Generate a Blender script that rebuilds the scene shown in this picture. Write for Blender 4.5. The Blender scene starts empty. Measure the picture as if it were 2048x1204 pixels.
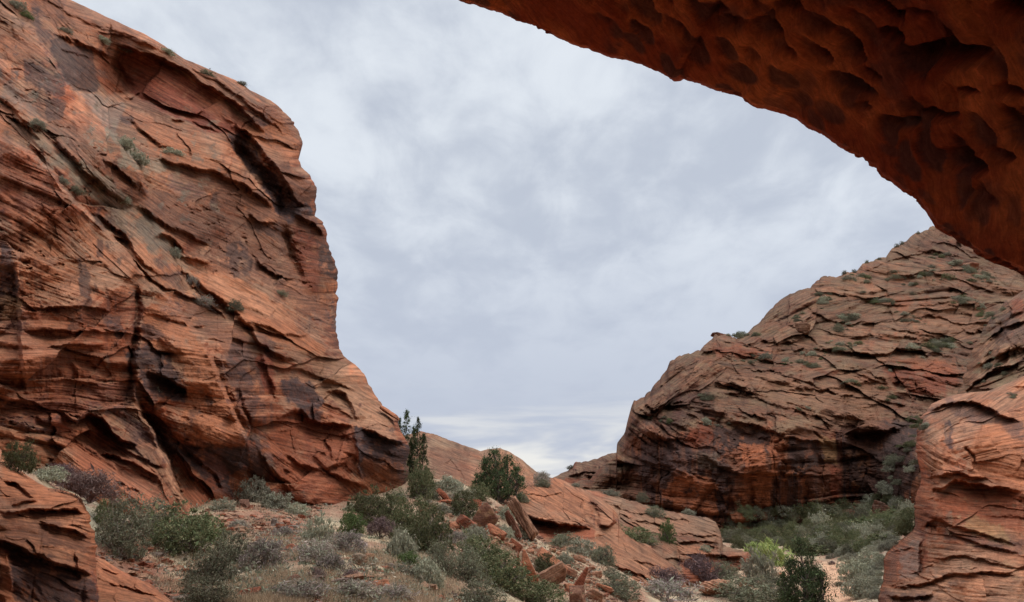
import bpy, math, random
import numpy as np
from mathutils import Vector, Matrix
R = math.radians
SC = bpy.context.scene
COL = SC.collection

# ------------------------------------------------------------------ camera
F = 1547.0; PITCH = R(14.8); CP, SP = math.cos(PITCH), math.sin(PITCH)
cam_d = bpy.data.cameras.new('camera'); cam = bpy.data.objects.new('camera', cam_d); COL.objects.link(cam)
cam_d.sensor_fit = 'HORIZONTAL'; cam_d.sensor_width = 36.0; cam_d.lens = 36.0 * F / 2048.0
cam_d.clip_start = 0.1; cam_d.clip_end = 8000
cam.location = (0, 0, 0); cam.rotation_euler = (R(90) + PITCH, 0, 0)
SC.camera = cam
SC.render.resolution_x = 1024; SC.render.resolution_y = 602
SC.view_settings.view_transform = 'Standard'; SC.view_settings.look = 'None'
SC.view_settings.exposure = 0.0; SC.view_settings.gamma = 1.0
SC.render.engine = 'CYCLES'
SC.cycles.max_bounces = 6; SC.cycles.diffuse_bounces = 4; SC.cycles.transparent_max_bounces = 4
SC.cycles.use_denoising = True

# ------------------------------------------------------------------ sun + overcast sky
SUN_DIR = Vector((0.90, 0.22, 1.20)).normalized()
SUN_EL = math.asin(SUN_DIR.z); SUN_AZ = math.atan2(SUN_DIR.x, SUN_DIR.y)
sd = bpy.data.lights.new('sun', 'SUN'); sd.energy = 1.7; sd.angle = R(22); sd.color = (1.0, 0.95, 0.88)
so = bpy.data.objects.new('sun', sd); COL.objects.link(so)
so.rotation_euler = SUN_DIR.to_track_quat('Z', 'Y').to_euler()

def nd(nt, kind, **kw):
    n = nt.nodes.new(kind)
    for k, v in kw.items():
        if k.startswith('i_'):
            n.inputs[k[2:].replace('_', ' ')].default_value = v
        else:
            setattr(n, k, v)
    return n
def mth(nt, op, a, b=None, c=None, clamp=False):
    n = nt.nodes.new('ShaderNodeMath'); n.operation = op; n.use_clamp = clamp
    for i, v in enumerate((a, b, c)):
        if v is None: continue
        if isinstance(v, (int, float)): n.inputs[i].default_value = v
        else: nt.links.new(v, n.inputs[i])
    return n.outputs[0]
def mixc(nt, f, a, b, blend='MIX'):
    n = nt.nodes.new('ShaderNodeMix'); n.data_type = 'RGBA'; n.blend_type = blend
    for i, v in ((0, f), (6, a), (7, b)):
        if isinstance(v, (int, float)): n.inputs[i].default_value = v
        elif isinstance(v, tuple): n.inputs[i].default_value = v if len(v) == 4 else v + (1,)
        else: nt.links.new(v, n.inputs[i])
    return n.outputs[2]
def sstep(nt, x, lo, hi):
    n = nt.nodes.new('ShaderNodeMapRange'); n.interpolation_type = 'SMOOTHSTEP'
    nt.links.new(x, n.inputs[0]); n.inputs[1].default_value = lo; n.inputs[2].default_value = hi
    return n.outputs[0]

def build_world():
    w = bpy.data.worlds.new('World'); SC.world = w; w.use_nodes = True
    nt = w.node_tree; nt.nodes.clear(); L = nt.links.new
    out = nd(nt, 'ShaderNodeOutputWorld')
    sky = nd(nt, 'ShaderNodeTexSky', sky_type='NISHITA', sun_disc=False)
    sky.sun_elevation = SUN_EL; sky.sun_rotation = SUN_AZ
    sky.air_density = 1.2; sky.dust_density = 2.0
    bsky = nd(nt, 'ShaderNodeBackground'); L(sky.outputs[0], bsky.inputs[0]); bsky.inputs[1].default_value = 0.10
    tc = nd(nt, 'ShaderNodeTexCoord')
    sep = nd(nt, 'ShaderNodeSeparateXYZ'); L(tc.outputs['Generated'], sep.inputs[0])
    zc = mth(nt, 'MAXIMUM', sep.outputs[2], 0.0)
    den = mth(nt, 'ADD', zc, 0.22)
    comb = nd(nt, 'ShaderNodeCombineXYZ')
    L(mth(nt, 'DIVIDE', sep.outputs[0], den), comb.inputs[0]); L(mth(nt, 'DIVIDE', sep.outputs[1], den), comb.inputs[1])
    def noise(scale, detail, rough, dist=0.0, vec=comb.outputs[0], off=(0, 0, 0), sc=(1, 1, 1)):
        mp = nd(nt, 'ShaderNodeMapping'); L(vec, mp.inputs[0]); mp.inputs['Location'].default_value = off; mp.inputs['Scale'].default_value = sc
        n = nd(nt, 'ShaderNodeTexNoise'); L(mp.outputs[0], n.inputs['Vector'])
        n.inputs['Scale'].default_value = scale; n.inputs['Detail'].default_value = detail
        n.inputs['Roughness'].default_value = rough; n.inputs['Distortion'].default_value = dist
        return n.outputs[0]
    a = noise(1.5, 5, 0.52, 0.25, off=(3.1, 1.7, 0), sc=(1.25, 0.8, 1))
    b = noise(5.5, 7, 0.56, 0.3, off=(7.7, 2.2, 1), sc=(1.2, 0.8, 1))
    c = mth(nt, 'ADD', mth(nt, 'MULTIPLY', a, 0.55), mth(nt, 'MULTIPLY', b, 0.45))
    t = sstep(nt, c, 0.39, 0.61)
    cloud = mixc(nt, t, (0.545, 0.595, 0.69, 1), (0.80, 0.85, 0.915, 1))
    # bands of thin bright cloud low over the horizon
    e = noise(2.2, 5, 0.55, 0.6, vec=tc.outputs['Generated'], off=(0.6, 0.4, 2), sc=(1.2, 1.0, 9))
    low = mth(nt, 'SUBTRACT', 1.0, sstep(nt, sep.outputs[2], 0.05, 0.16))
    eb = mth(nt, 'MULTIPLY', sstep(nt, e, 0.40, 0.56), low)
    violet = mixc(nt, mth(nt, 'SUBTRACT', 1.0, sstep(nt, sep.outputs[2], 0.05, 0.45)), cloud, (0.53, 0.58, 0.70, 1))
    cloud2 = mixc(nt, mth(nt, 'MULTIPLY', eb, 0.9), violet, (0.93, 0.92, 0.88, 1))
    # overcast sky: brighter zenith, with boost added above the frame to light rocks
    zen = mth(nt, 'ADD', 1.0, mth(nt, 'MULTIPLY', sstep(nt, sep.outputs[2], 0.60, 0.95), 3.6))
    bcl = nd(nt, 'ShaderNodeBackground'); L(cloud2, bcl.inputs[0]); L(zen, bcl.inputs[1])
    mx = nd(nt, 'ShaderNodeMixShader'); mx.inputs[0].default_value = 0.93
    L(bsky.outputs[0], mx.inputs[1]); L(bcl.outputs[0], mx.inputs[2]); L(mx.outputs[0], out.inputs[0])
build_world()

# ------------------------------------------------------------------ numpy helpers
def ray(px, py):
    px = np.asarray(px, float); py = np.asarray(py, float)
    cx = (px - 1024) / F; cy = (602 - py) / F
    dy = CP - cy * SP
    return cx / dy, (SP + cy * CP) / dy
def proj(X, Y, Z):
    zc = Y * CP + Z * SP; yc = -Y * SP + Z * CP
    zc = np.where(zc > 0.05, zc, 0.05)
    return 1024 + F * X / zc, 602 - F * yc / zc
_rs = np.random.RandomState(11)
PERM = _rs.permutation(256).astype(np.int32)
GR = _rs.normal(size=(256, 3)).astype(np.float32); GR /= np.linalg.norm(GR, axis=1)[:, None]
def perlin(x, y, z=0.0, seed=0):
    x = np.asarray(x, np.float32) + seed * 17.31; y = np.asarray(y, np.float32) + seed * 7.77
    z = np.broadcast_to(np.asarray(z, np.float32) + seed * 3.13, x.shape)
    xi = np.floor(x).astype(np.int32); yi = np.floor(y).astype(np.int32); zi = np.floor(z).astype(np.int32)
    xf = x - xi; yf = y - yi; zf = z - zi
    u = xf ** 3 * (xf * (xf * 6 - 15) + 10); v = yf ** 3 * (yf * (yf * 6 - 15) + 10); w = zf ** 3 * (zf * (zf * 6 - 15) + 10)
    r = 0
    for a in (0, 1):
        pa = PERM[(xi + a) & 255]; ua = u if a else 1 - u
        for b in (0, 1):
            pb = PERM[(pa + yi + b) & 255]; vb = v if b else 1 - v
            for c in (0, 1):
                g = GR[PERM[(pb + zi + c) & 255]]
                r = r + ua * vb * (w if c else 1 - w) * (g[..., 0] * (xf - a) + g[..., 1] * (yf - b) + g[..., 2] * (zf - c))
    return r * 1.5
def fbm(x, y, z=0.0, o=4, p=0.5, seed=0, ridged=False):
    r = 0; a = 1.0; f = 1.0; t = 0
    for i in range(o):
        n = perlin(x * f, y * f, np.asarray(z) * f, seed + i * 5)
        if ridged: n = 1 - 2 * np.abs(n)
        r = r + a * n; t += a; a *= p; f *= 2.03
    return r / t
def smooth(x, a, b):
    t = np.clip((x - a) / (b - a), 0, 1); return t * t * (3 - 2 * t)
def worley(x, y, seed=0):
    xi = np.floor(x).astype(np.int32); yi = np.floor(y).astype(np.int32)
    d1 = np.full(x.shape, 9.0); d2 = np.full(x.shape, 9.0); idd = np.zeros(x.shape, np.int32)
    for a in (-1, 0, 1):
        for b in (-1, 0, 1):
            h = PERM[(PERM[(xi + a + seed) & 255] + yi + b) & 255]
            jx = PERM[(h + 31) & 255] / 255.0; jy = PERM[(h + 97) & 255] / 255.0
            d = np.hypot(xi + a + jx - x, yi + b + jy - y)
            n = d < d1
            d2 = np.where(n, d1, np.minimum(d2, d)); idd = np.where(n, h, idd); d1 = np.where(n, d, d1)
    return d1, d2, idd / 255.0
def beds(s, mean, seed, lo=-400, hi=400):
    """rounded sandstone layers: outward offset, random value of the layer, place inside it"""
    rs = np.random.RandomState(seed)
    n = int((hi - lo) / mean * 1.1)
    th = np.exp(rs.normal(0, 0.6, n)); th *= mean / th.mean()
    br = lo + np.cumsum(th); h = rs.rand(n + 1); c = rs.rand(n + 1)
    i = np.clip(np.searchsorted(br, s), 1, n - 1)
    f = np.clip((s - br[i - 1]) / (br[i] - br[i - 1]), 0, 1)
    prof = 1 - np.abs(2 * f - 1) ** 3.0
    return prof * (0.35 + 0.65 * h[i]) , c[i], f
def rbf(pts, c):
    P = np.array(pts, float); A = P[:, :2]; v = P[:, 2]
    D = np.sqrt(((A[:, None] - A[None]) ** 2).sum(-1) + c * c)
    n = len(P); M = np.zeros((n + 3, n + 3)); M[:n, :n] = D; M[:n, n] = 1; M[:n, n + 1:] = A; M[n, :n] = 1; M[n + 1:, :n] = A.T
    w = np.linalg.solve(M, np.r_[v, 0, 0, 0])
    def f(x, y):
        x = np.asarray(x, float); y = np.asarray(y, float)
        r = w[n] + w[n + 1] * x + w[n + 2] * y
        for k in range(n): r = r + w[k] * np.sqrt((x - A[k, 0]) ** 2 + (y - A[k, 1]) ** 2 + c * c)
        return r
    return f
def polydist(px, py, pts):
    """signed distance to a polyline (positive above / right of a line drawn downwards) and arc position"""
    pts = np.array(pts, float); best = np.full(px.shape, 1e9); sd = np.zeros(px.shape); ar = np.zeros(px.shape)
    acc = 0.0
    for (x0, y0), (x1, y1) in zip(pts[:-1], pts[1:]):
        dx, dy = x1 - x0, y1 - y0; l = math.hypot(dx, dy)
        if l < 1e-6: continue
        t = np.clip(((px - x0) * dx + (py - y0) * dy) / (l * l), 0, 1)
        ox = px - x0 - t * dx; oy = py - y0 - t * dy; d = np.hypot(ox, oy)
        cr = -(dx * (py - y0) - dy * (px - x0)) / l
        m = d < best
        best = np.where(m, d, best); sd = np.where(m, np.sign(cr) * d, sd); ar = np.where(m, acc + t * l, ar)
        acc += l
    return sd, ar, acc
def apply_strokes(px, py, disp, strokes, wx, wy):
    """sculpt ledges and cracks: (points, raise, reach above, sink, reach below) ; ('g', points, depth, width)"""
    X = px + wx; Y = py + wy
    for s in strokes:
        groove = s[0] == 'g'
        pts = s[1] if groove else s[0]
        reach = s[3] * 3 if groove else 3.2 * max(s[2], s[4])
        a = np.array(pts); m = (X > a[:, 0].min() - reach) & (X < a[:, 0].max() + reach) & (Y > a[:, 1].min() - reach) & (Y < a[:, 1].max() + reach)
        if not m.any(): continue
        sd, ar, tot = polydist(X[m], Y[m], pts)
        tp = smooth(ar, 0, min(45, tot * .3)) * smooth(tot - ar, 0, min(45, tot * .3))
        if groove:
            d = -s[2] * np.exp(-(sd / s[3]) ** 2)
        else:
            up, La, dn, Lb = s[1:5]
            hw = 1.5 + min(La, 40) * .09; j = smooth(sd, -hw, hw)
            d = j * up * np.exp(-np.abs(sd) / La) - (1 - j) * dn * .6 * np.exp(-np.abs(sd) / Lb)
        disp[m] += d * tp
    return disp
def in_poly(px, py, poly):
    r = np.zeros(px.shape, bool); n = len(poly)
    for i in range(n):
        x0, y0 = poly[i]; x1, y1 = poly[(i + 1) % n]
        c = ((y0 > py) != (y1 > py)) & (px < (x1 - x0) * (py - y0) / (y1 - y0 + 1e-9) + x0)
        r ^= c
    return r
def poly_mask(px, py, poly, soft):
    sd, _, _ = polydist(px, py, list(poly) + [poly[0]])
    d = np.abs(sd); ins = in_poly(px, py, poly)
    return smooth(np.where(ins, d, -d), -soft, soft)

def link_mesh(name, V, Fq, mat, attrs=None, parent=None, smooth_sh=True):
    me = bpy.data.meshes.new(name)
    V = np.ascontiguousarray(V, np.float32); Fq = np.ascontiguousarray(Fq, np.int32)
    k = Fq.shape[1]
    me.vertices.add(len(V)); me.vertices.foreach_set('co', V.ravel())
    me.loops.add(Fq.size); me.loops.foreach_set('vertex_index', Fq.ravel())
    me.polygons.add(len(Fq)); me.polygons.foreach_set('loop_start', np.arange(0, Fq.size, k, dtype=np.int32))
    me.polygons.foreach_set('loop_total', np.full(len(Fq), k, np.int32))
    me.polygons.foreach_set('use_smooth', np.full(len(Fq), smooth_sh, bool))
    me.update(calc_edges=True)
    for nm, arr in (attrs or {}).items():
        arr = np.asarray(arr, np.float32)
        if arr.shape[-1] == 4:
            a = me.attributes.new(nm, 'FLOAT_COLOR', 'POINT'); a.data.foreach_set('color', np.ascontiguousarray(arr).ravel())
        else:
            a = me.attributes.new(nm, 'FLOAT_VECTOR', 'POINT'); a.data.foreach_set('vector', np.ascontiguousarray(arr).ravel())
    me.materials.append(mat)
    o = bpy.data.objects.new(name, me); COL.objects.link(o)
    if parent: o.parent = parent
    return o
def tag(o, label=None, cat=None, group=None, kind=None):
    if label: o['label'] = label
    if cat: o['category'] = cat
    if group: o['group'] = group
    if kind: o['kind'] = kind
    return o
def grid_faces(nr, nc):
    i = np.arange(nr * nc).reshape(nr, nc)
    return np.stack([i[:-1, :-1], i[:-1, 1:], i[1:, 1:], i[1:, :-1]], -1).reshape(-1, 4)

# ------------------------------------------------------------------ rock material
def rock_material(name, scale=1.0, bump=0.5, rough=0.92, lam=1.0, speck=0.6):
    m = bpy.data.materials.new(name); m.use_nodes = True; nt = m.node_tree; nt.nodes.clear(); L = nt.links.new
    out = nd(nt, 'ShaderNodeOutputMaterial'); bs = nd(nt, 'ShaderNodeBsdfPrincipled')
    bs.inputs['Roughness'].default_value = rough; bs.inputs['Specular IOR Level'].default_value = 0.15
    at = nd(nt, 'ShaderNodeAttribute', attribute_name='col'); bd = nd(nt, 'ShaderNodeAttribute', attribute_name='bed')
    tc = nd(nt, 'ShaderNodeTexCoord')
    mp = nd(nt, 'ShaderNodeMapping'); L(bd.outputs['Vector'], mp.inputs[0]); mp.inputs['Scale'].default_value = (9 / scale, 0.55 / scale, 1)
    n1 = nd(nt, 'ShaderNodeTexNoise'); L(mp.outputs[0], n1.inputs['Vector']); n1.inputs['Scale'].default_value = 1.0; n1.inputs['Detail'].default_value = 6; n1.inputs['Roughness'].default_value = 0.62
    n2 = nd(nt, 'ShaderNodeTexNoise'); L(tc.outputs['Object'], n2.inputs['Vector']); n2.inputs['Scale'].default_value = 3.2 / scale; n2.inputs['Detail'].default_value = 8; n2.inputs['Roughness'].default_value = 0.66
    n3 = nd(nt, 'ShaderNodeTexNoise'); L(tc.outputs['Object'], n3.inputs['Vector']); n3.inputs['Scale'].default_value = 11 / scale; n3.inputs['Detail'].default_value = 5; n3.inputs['Roughness'].default_value = 0.7
    lamv = sstep(nt, n1.outputs[0], 0.30, 0.68)
    v1 = mth(nt, 'ADD', 1 - 0.46 * lam, mth(nt, 'MULTIPLY', lamv, 0.74 * lam))
    v2 = mth(nt, 'ADD', 0.46, mth(nt, 'MULTIPLY', n2.outputs[0], 1.06))
    v = mth(nt, 'MULTIPLY', v1, v2)
    c1 = nd(nt, 'ShaderNodeVectorMath', operation='SCALE'); L(at.outputs['Color'], c1.inputs[0]); L(v, c1.inputs['Scale'])
    # specks: grey lichen and dark spots
    sp = mth(nt, 'MULTIPLY', sstep(nt, n3.outputs[0], 0.60, 0.70), speck * 0.55)
    c2 = mixc(nt, sp, c1.outputs[0], (0.055, 0.042, 0.038, 1))
    sp2 = mth(nt, 'MULTIPLY', mth(nt, 'SUBTRACT', 1.0, sstep(nt, n3.outputs[0], 0.30, 0.40)), speck * 0.35)
    c3 = mixc(nt, sp2, c2, (0.30, 0.225, 0.165, 1))
    L(c3, bs.inputs['Base Color'])
    h = mth(nt, 'ADD', mth(nt, 'MULTIPLY', n1.outputs[0], 0.5 * lam), mth(nt, 'ADD', mth(nt, 'MULTIPLY', n2.outputs[0], 0.9), mth(nt, 'MULTIPLY', n3.outputs[0], 0.35)))
    bp = nd(nt, 'ShaderNodeBump'); bp.inputs['Strength'].default_value = bump; bp.inputs['Distance'].default_value = 0.34 * scale
    L(h, bp.inputs['Height']); L(bp.outputs[0], bs.inputs['Normal'])
    L(bs.outputs[0], out.inputs[0])
    return m
M_CLIFF = rock_material('red_sandstone', 1.0, 0.6)
M_FAR = rock_material('far_sandstone', 2.6, 0.7)
M_NEAR = rock_material('near_sandstone', 0.35, 0.55)
M_MID = rock_material('ledge_sandstone', 1.3, 0.6)
M_ARCH = rock_material('arch_sandstone', 0.35, 0.8, lam=0.5, speck=0.35)

C = {k: np.array(v) for k, v in dict(
    red=(0.285, 0.077, 0.034), deep=(0.20, 0.045, 0.022), orange=(0.40, 0.140, 0.062), pale=(0.45, 0.215, 0.115), tan=(0.32, 0.165, 0.092),
    varn=(0.066, 0.038, 0.034), blue=(0.076, 0.041, 0.031), grey=(0.20, 0.145, 0.110), lich=(0.23, 0.175, 0.115), brown=(0.17, 0.070, 0.040),
    yel=(0.36, 0.20, 0.085), green=(0.12, 0.12, 0.065)).items()}
BODIES = []

def shell(name, mode, edge, far, rng, n, base, cells, strokes=(), patches=(), Y0=50.0, mat=None, seed=1, med=None, drip=0, lobe=None,
          big=(2.0, 0.5), sml=(0.35, 0.10), nz=(4.0, 0.8), rnd=(60, 3.0), ej=2.5, pal=('red', 'orange', 'brown'), palmix=0.5,
          joints=(6.0, 0.3), pits=0.0, lichen=0.3, thick=14.0, warp=5.0, streak=0.0, c=60, streak_top=None, ledgecol=0.25, dark=1.0, auto=None, mott=0.5, vzone=None, stk=1.0, topc='tan', veg=0):
    """one rock mass. mode 'R': rows, its right outline is edge; 'L': its left outline; 'T': columns, its skyline is edge.
    far = coordinate of the opposite side, rng = (from, to) along the outline, base = (x, y, distance) control points"""
    E = np.array(edge, float); k = 0 if mode == 'T' else 1
    n1, n2 = n
    a = np.linspace(rng[0], rng[1], n1)
    o = np.argsort(E[:, k], kind='stable'); e = np.interp(a, E[o, k], E[o, 1 - k])
    e = e + ej * fbm(a / 22.0, a * 0 + seed * 3.3, 0, 5, 0.62, seed) * 2.2
    # ledgy outline
    bo, _, _ = beds(a, 26.0, seed + 5, -1500, 3000); e = e + (1 if mode == 'R' else -1) * (bo - 0.5) * ej * 1.6
    t = np.linspace(0, 1, n2); t = 1 - (1 - t) ** 1.15
    farv = np.full(n1, far, float) if not callable(far) else far(a)
    G = farv[:, None] + (e - farv)[:, None] * t[None, :]
    A = np.repeat(a[:, None], n2, 1)
    px, py = (G, A) if mode != 'T' else (A, G)
    Yb = rbf(base, c)(px, py)
    ed = np.abs(e[:, None] - G)
    if mode != 'T':   # true pixel distance to a slanted outline
        sl = np.abs(np.gradient(np.convolve(np.pad(e, 10, 'edge'), np.ones(21) / 21, 'valid'), a))
    else:
        sl = np.abs(np.gradient(np.convolve(np.pad(e, 10, 'edge'), np.ones(21) / 21, 'valid'), a))
    ed = ed / np.sqrt(1 + sl[:, None] ** 2)
    q = 1 - np.clip(ed / rnd[0], 0, 1)
    Yb = Yb + rnd[1] * (1 - np.sqrt(np.clip(1 - q * q, 0, 1)))
    s0 = Y0 / F
    X = px * s0; Z = py * s0; W = Yb * 0.35
    wx = warp * fbm(px / 26, py / 26, 0, 4, 0.6, seed + 40) * 1.6; wy = warp * fbm(px / 26, py / 26, 5.5, 4, 0.6, seed + 41) * 1.6
    # cross-bedding sets
    bestd = np.full(px.shape, 1e9); S = np.zeros(px.shape); T = np.zeros(px.shape); CI = np.zeros(px.shape)
    jx = 26 * fbm(px / 90, py / 90, 1.0, 3, 0.5, seed + 60); jy = 20 * fbm(px / 90, py / 90, 9.0, 3, 0.5, seed + 61)
    for ci, (cx, cy, ang, *rest) in enumerate(cells):
        th = R(ang); dx = px + jx - cx; dy = py + jy - cy
        al = dx * math.cos(th) + dy * math.sin(th); ac = -dx * math.sin(th) + dy * math.cos(th)
        w_ = rest[0] if rest else 1.0
        d = ((al * 0.42) ** 2 + (ac * 1.15) ** 2) / (w_ * w_)
        m = d < bestd; bestd = np.where(m, d, bestd)
        s = -X * math.sin(th) + Z * math.cos(th); tt = X * math.cos(th) + Z * math.sin(th)
        S = np.where(m, s + ci * 3.7, S); T = np.where(m, tt, T); CI = np.where(m, ci, CI)
    lw = big[0]
    S = S + lw * 0.5 * fbm(X / (lw * 6), Z / (lw * 6), W / (lw * 5), 3, 0.5, seed + 2) + 0.05 * W
    b1, c1, f1 = beds(S + lw * .15 * perlin(T / lw / 1.5, S / lw, 0, seed + 3), big[0], seed + 10)
    b2, c2, f2 = beds(S + sml[0] * .35 * perlin(T / sml[0] / 6, S / sml[0] / 4, 0, seed + 4), sml[0], seed + 11)
    mod1 = smooth(fbm(X / lw / 3, Z / lw / 3, W / lw, 3, 0.5, seed + 20), -0.35, 0.35)
    mod2 = smooth(fbm(X / lw / 1.2, Z / lw / 1.2, W, 3, 0.5, seed + 21), -0.25, 0.4)
    if med:
        b3, c3, f3 = beds(S + med[0] * .3 * perlin(T / med[0] / 4, S / med[0] / 3, 0, seed + 6), med[0], seed + 12)
        mod3 = smooth(fbm(X / med[0] / 4, Z / med[0] / 3, W / med[0], 3, .5, seed + 22), -.3, .3)
    disp = big[1] * (b1 - 0.4) * (0.25 + mod1) + sml[1] * b2 * (0.2 + mod2)
    lobe_c = 0
    if lobe:
        lx, lz, la_ = lobe; vzl = 1 - .8 * poly_mask(px, py, vzone, 20) if vzone is not None else 1.0
        qx = T + .35 * lx * fbm(T / lx, S / lz, 0, 4, .55, seed + 131); qz = S + .35 * lz * fbm(T / lx, S / lz, 7, 4, .55, seed + 132)
        l1, l2, lid = worley(qx / lx, qz / lz, seed * 5 + 1); ln_ = l2 - l1
        disp += vzl * la_ * (smooth(ln_, 0, .75) * (.4 + .8 * lid) + (lid - .5) * .5)
        l3, l4, lid2 = worley(qx / lx * 2.3 + 5, qz / lz * 2.1, seed * 5 + 2)
        disp += vzl * la_ * .32 * smooth(l4 - l3, 0, .6) * (.3 + lid2)
        lobe_c = (1 - smooth(ln_, .0, .10)) * vzl
    if med:
        vz_ = 1 - .75 * poly_mask(px, py, vzone, 20) if vzone is not None else 1.0; mod3 = mod3 * vz_
        disp += med[1] * (b3 - .4) * (.2 + mod3) * vz_
    disp += nz[1] * fbm(X / nz[0], Z / nz[0], W / nz[0], 7, 0.56, seed + 30)
    disp += nz[1] * .18 * fbm(T / nz[0] * 2.5, S / nz[0] * 7, W / nz[0], 5, 0.6, seed + 31, ridged=True) * mod1
    if joints[1]:
        d1, d2, cid = worley((X + 1.2 * fbm(X / 5, Z / 5, 0, 3, .5, seed + 51)) / joints[0], (Z * 0.6 + 1.0 * fbm(X / 4, Z / 4, 3, 3, .5, seed + 52)) / joints[0], seed * 3)
        jd = d2 - d1
        disp += joints[1] * (cid - 0.5) * 1.6 * smooth(jd, 0, 0.1) - joints[1] * 0.6 * (1 - smooth(jd, 0, 0.05)) * (0.3 + mod2)
    if np.any(pits):
        pn = fbm(X / 0.9, Z / 0.45, W, 3, 0.55, seed + 70) ; pm = smooth(fbm(X / 5, Z / 5, 0, 2, .5, seed + 71), -0.1, 0.3)
        disp -= pits * smooth(pn, 0.22, 0.42) * pm
    d0 = apply_strokes(px, py, np.zeros(px.shape), strokes, wx, wy); disp += d0 * stk
    if auto:
        rs = np.random.RandomState(seed + 500); na, amp, ln = auto; cc_ = np.array([q[:2] for q in cells], float)
        xa, xb, ya, yb = px.min(), px.max(), py.min(), py.max()
        xa, xb, ya, yb = max(xa, -20), min(xb, 2070), max(ya, -20), min(yb, 1220); st_ = []
        for _ in range(na):
            x0, y0 = rs.uniform(xa, xb), rs.uniform(ya, yb); l = ln * math.exp(rs.normal(0, .6)); th = R(cells[int(np.argmin(((cc_ - (x0, y0)) ** 2).sum(1)))][2] + rs.normal(0, 9))
            kk = rs.rand(); sm_ = 1.0
            if vzone is not None and in_poly(np.array([x0]), np.array([y0]), vzone)[0]: th = R(90 + rs.normal(0, 7)) if rs.rand() < .75 else th; kk *= .9; sm_ = .45; y0 -= l * .3
            if kk > .86: th += R(rs.choice([70, 90, 110]))
            pts = []; x, y = x0, y0; m_ = 6
            for i in range(m_): pts.append((x, y)); th += rs.normal(0, .16); x += math.cos(th) * l / m_; y += math.sin(th) * l / m_
            am = sm_ * amp * math.exp(rs.normal(0, .55)); w_ = ln * .28 * math.exp(rs.normal(0, .4))
            if kk > .93: st_.append(('g', pts, am * .9, 2.5 + rs.rand() * 3))
            else: st_.append((pts, am, w_ * 1.3, am * rs.uniform(.5, 1.3), w_))
        disp = apply_strokes(px, py, disp, st_, wx * 1.3, wy * 1.3)
    fade = smooth(ed, 0, 14)
    Yf = Yb - disp * (0.25 + 0.75 * fade)
    dx_, dz_ = ray(px, py)
    P = np.stack([dx_ * Yf, Yf, dz_ * Yf], -1)
    # orientation of the surface, for dust, lichen and painted light on flat tops
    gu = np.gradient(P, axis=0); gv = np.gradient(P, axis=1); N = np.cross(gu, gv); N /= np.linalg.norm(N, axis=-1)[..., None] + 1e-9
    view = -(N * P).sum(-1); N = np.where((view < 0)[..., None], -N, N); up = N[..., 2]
    # ---- albedo
    def nzv(sx, sz, sd_, o=4): return fbm(X / sx, Z / sz, W / sx, o, 0.55, seed + sd_)
    p0, p1, p2 = (C[p] for p in pal)
    m1 = smooth(nzv(lw * 3, lw * 2.2, 80), -0.35 , 0.35)[..., None]
    col = p0 * (1 - m1) + p1 * m1
    m2 = (smooth(nzv(lw * 1.8, lw * 1.2, 81), 0.0, 0.5) * palmix)[..., None]
    col = col * (1 - m2) + p2 * m2
    col = col * (0.82 + 0.36 * c1[..., None]) * (0.88 + 0.24 * c2[..., None])
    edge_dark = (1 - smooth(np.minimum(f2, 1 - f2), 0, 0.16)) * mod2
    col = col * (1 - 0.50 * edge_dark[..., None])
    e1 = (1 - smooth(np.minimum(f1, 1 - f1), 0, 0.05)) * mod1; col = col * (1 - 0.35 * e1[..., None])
    mo = smooth(nzv(lw * 1.9, lw * 1.2, 86, 7) + .5 * nzv(lw * 7, lw * 5, 85, 3) + .25 * nzv(lw * .25, lw * .2, 87, 3), 0.10, 0.30) * mott
    mo = (mo * (1 - .8 * smooth(up, .5, .9)))[..., None]; col = col * (1 - mo) + C['varn'] * 1.7 * (.8 + .5 * c2[..., None]) * mo
    fine = fbm(X / (lw * .16), Z / (lw * .12), W, 4, .65, seed + 88)[..., None]; col = col * (1 + .55 * fine)
    lm = smooth(nzv(2.6, 1.8, 82, 5) + 0.45 * (up - 0.25), 0.05, 0.45) * lichen
    col = col * (1 - lm[..., None]) + C['lich'] * lm[..., None]
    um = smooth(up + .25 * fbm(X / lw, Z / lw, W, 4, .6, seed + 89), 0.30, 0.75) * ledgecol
    col = col * (1 - um[..., None]) + C[topc] * um[..., None]  # flat tops toned with dust, and a lit look painted into their colour
    if veg:
        vg = smooth(up, .35, .65) * smooth(fbm(X / (lw * 1.5), Z / (lw * .6), W / lw, 5, .62, seed + 99), .0, .22) * veg
        col = col * (1 - vg[..., None]) + np.array((.13, .135, .075)) / np.mean(dark) * vg[..., None]
    if med:
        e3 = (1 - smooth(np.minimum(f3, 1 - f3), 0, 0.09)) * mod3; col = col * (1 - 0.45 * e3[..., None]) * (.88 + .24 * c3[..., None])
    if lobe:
        col = col * (.84 + .32 * lid[..., None]); k3 = (lobe_c * .32)[..., None]; col = col * (1 - k3) + C['brown'] * .7 * k3  # brown in the lobe crevices stands for plants and painted-in shadow
    PX = px + wx * 1.5; PY = py + wy * 1.5
    if drip:
        dr_ = fbm(X / (lw * .22) + .3 * fbm(X / lw, Z / lw / 2, 0, 3, .5, seed + 111), Z / (lw * 3.5), 0, 4, .6, seed + 110) + .7 * fbm(X / (lw * 2.2), Z / (lw * 2.5), 0, 3, .5, seed + 112)
        dm_ = (smooth(dr_, .10, .32) * drip * (1 - smooth(up, .25, .6)))[..., None]; col = col * (1 - dm_) + C['varn'] * 1.2 * dm_
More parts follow.
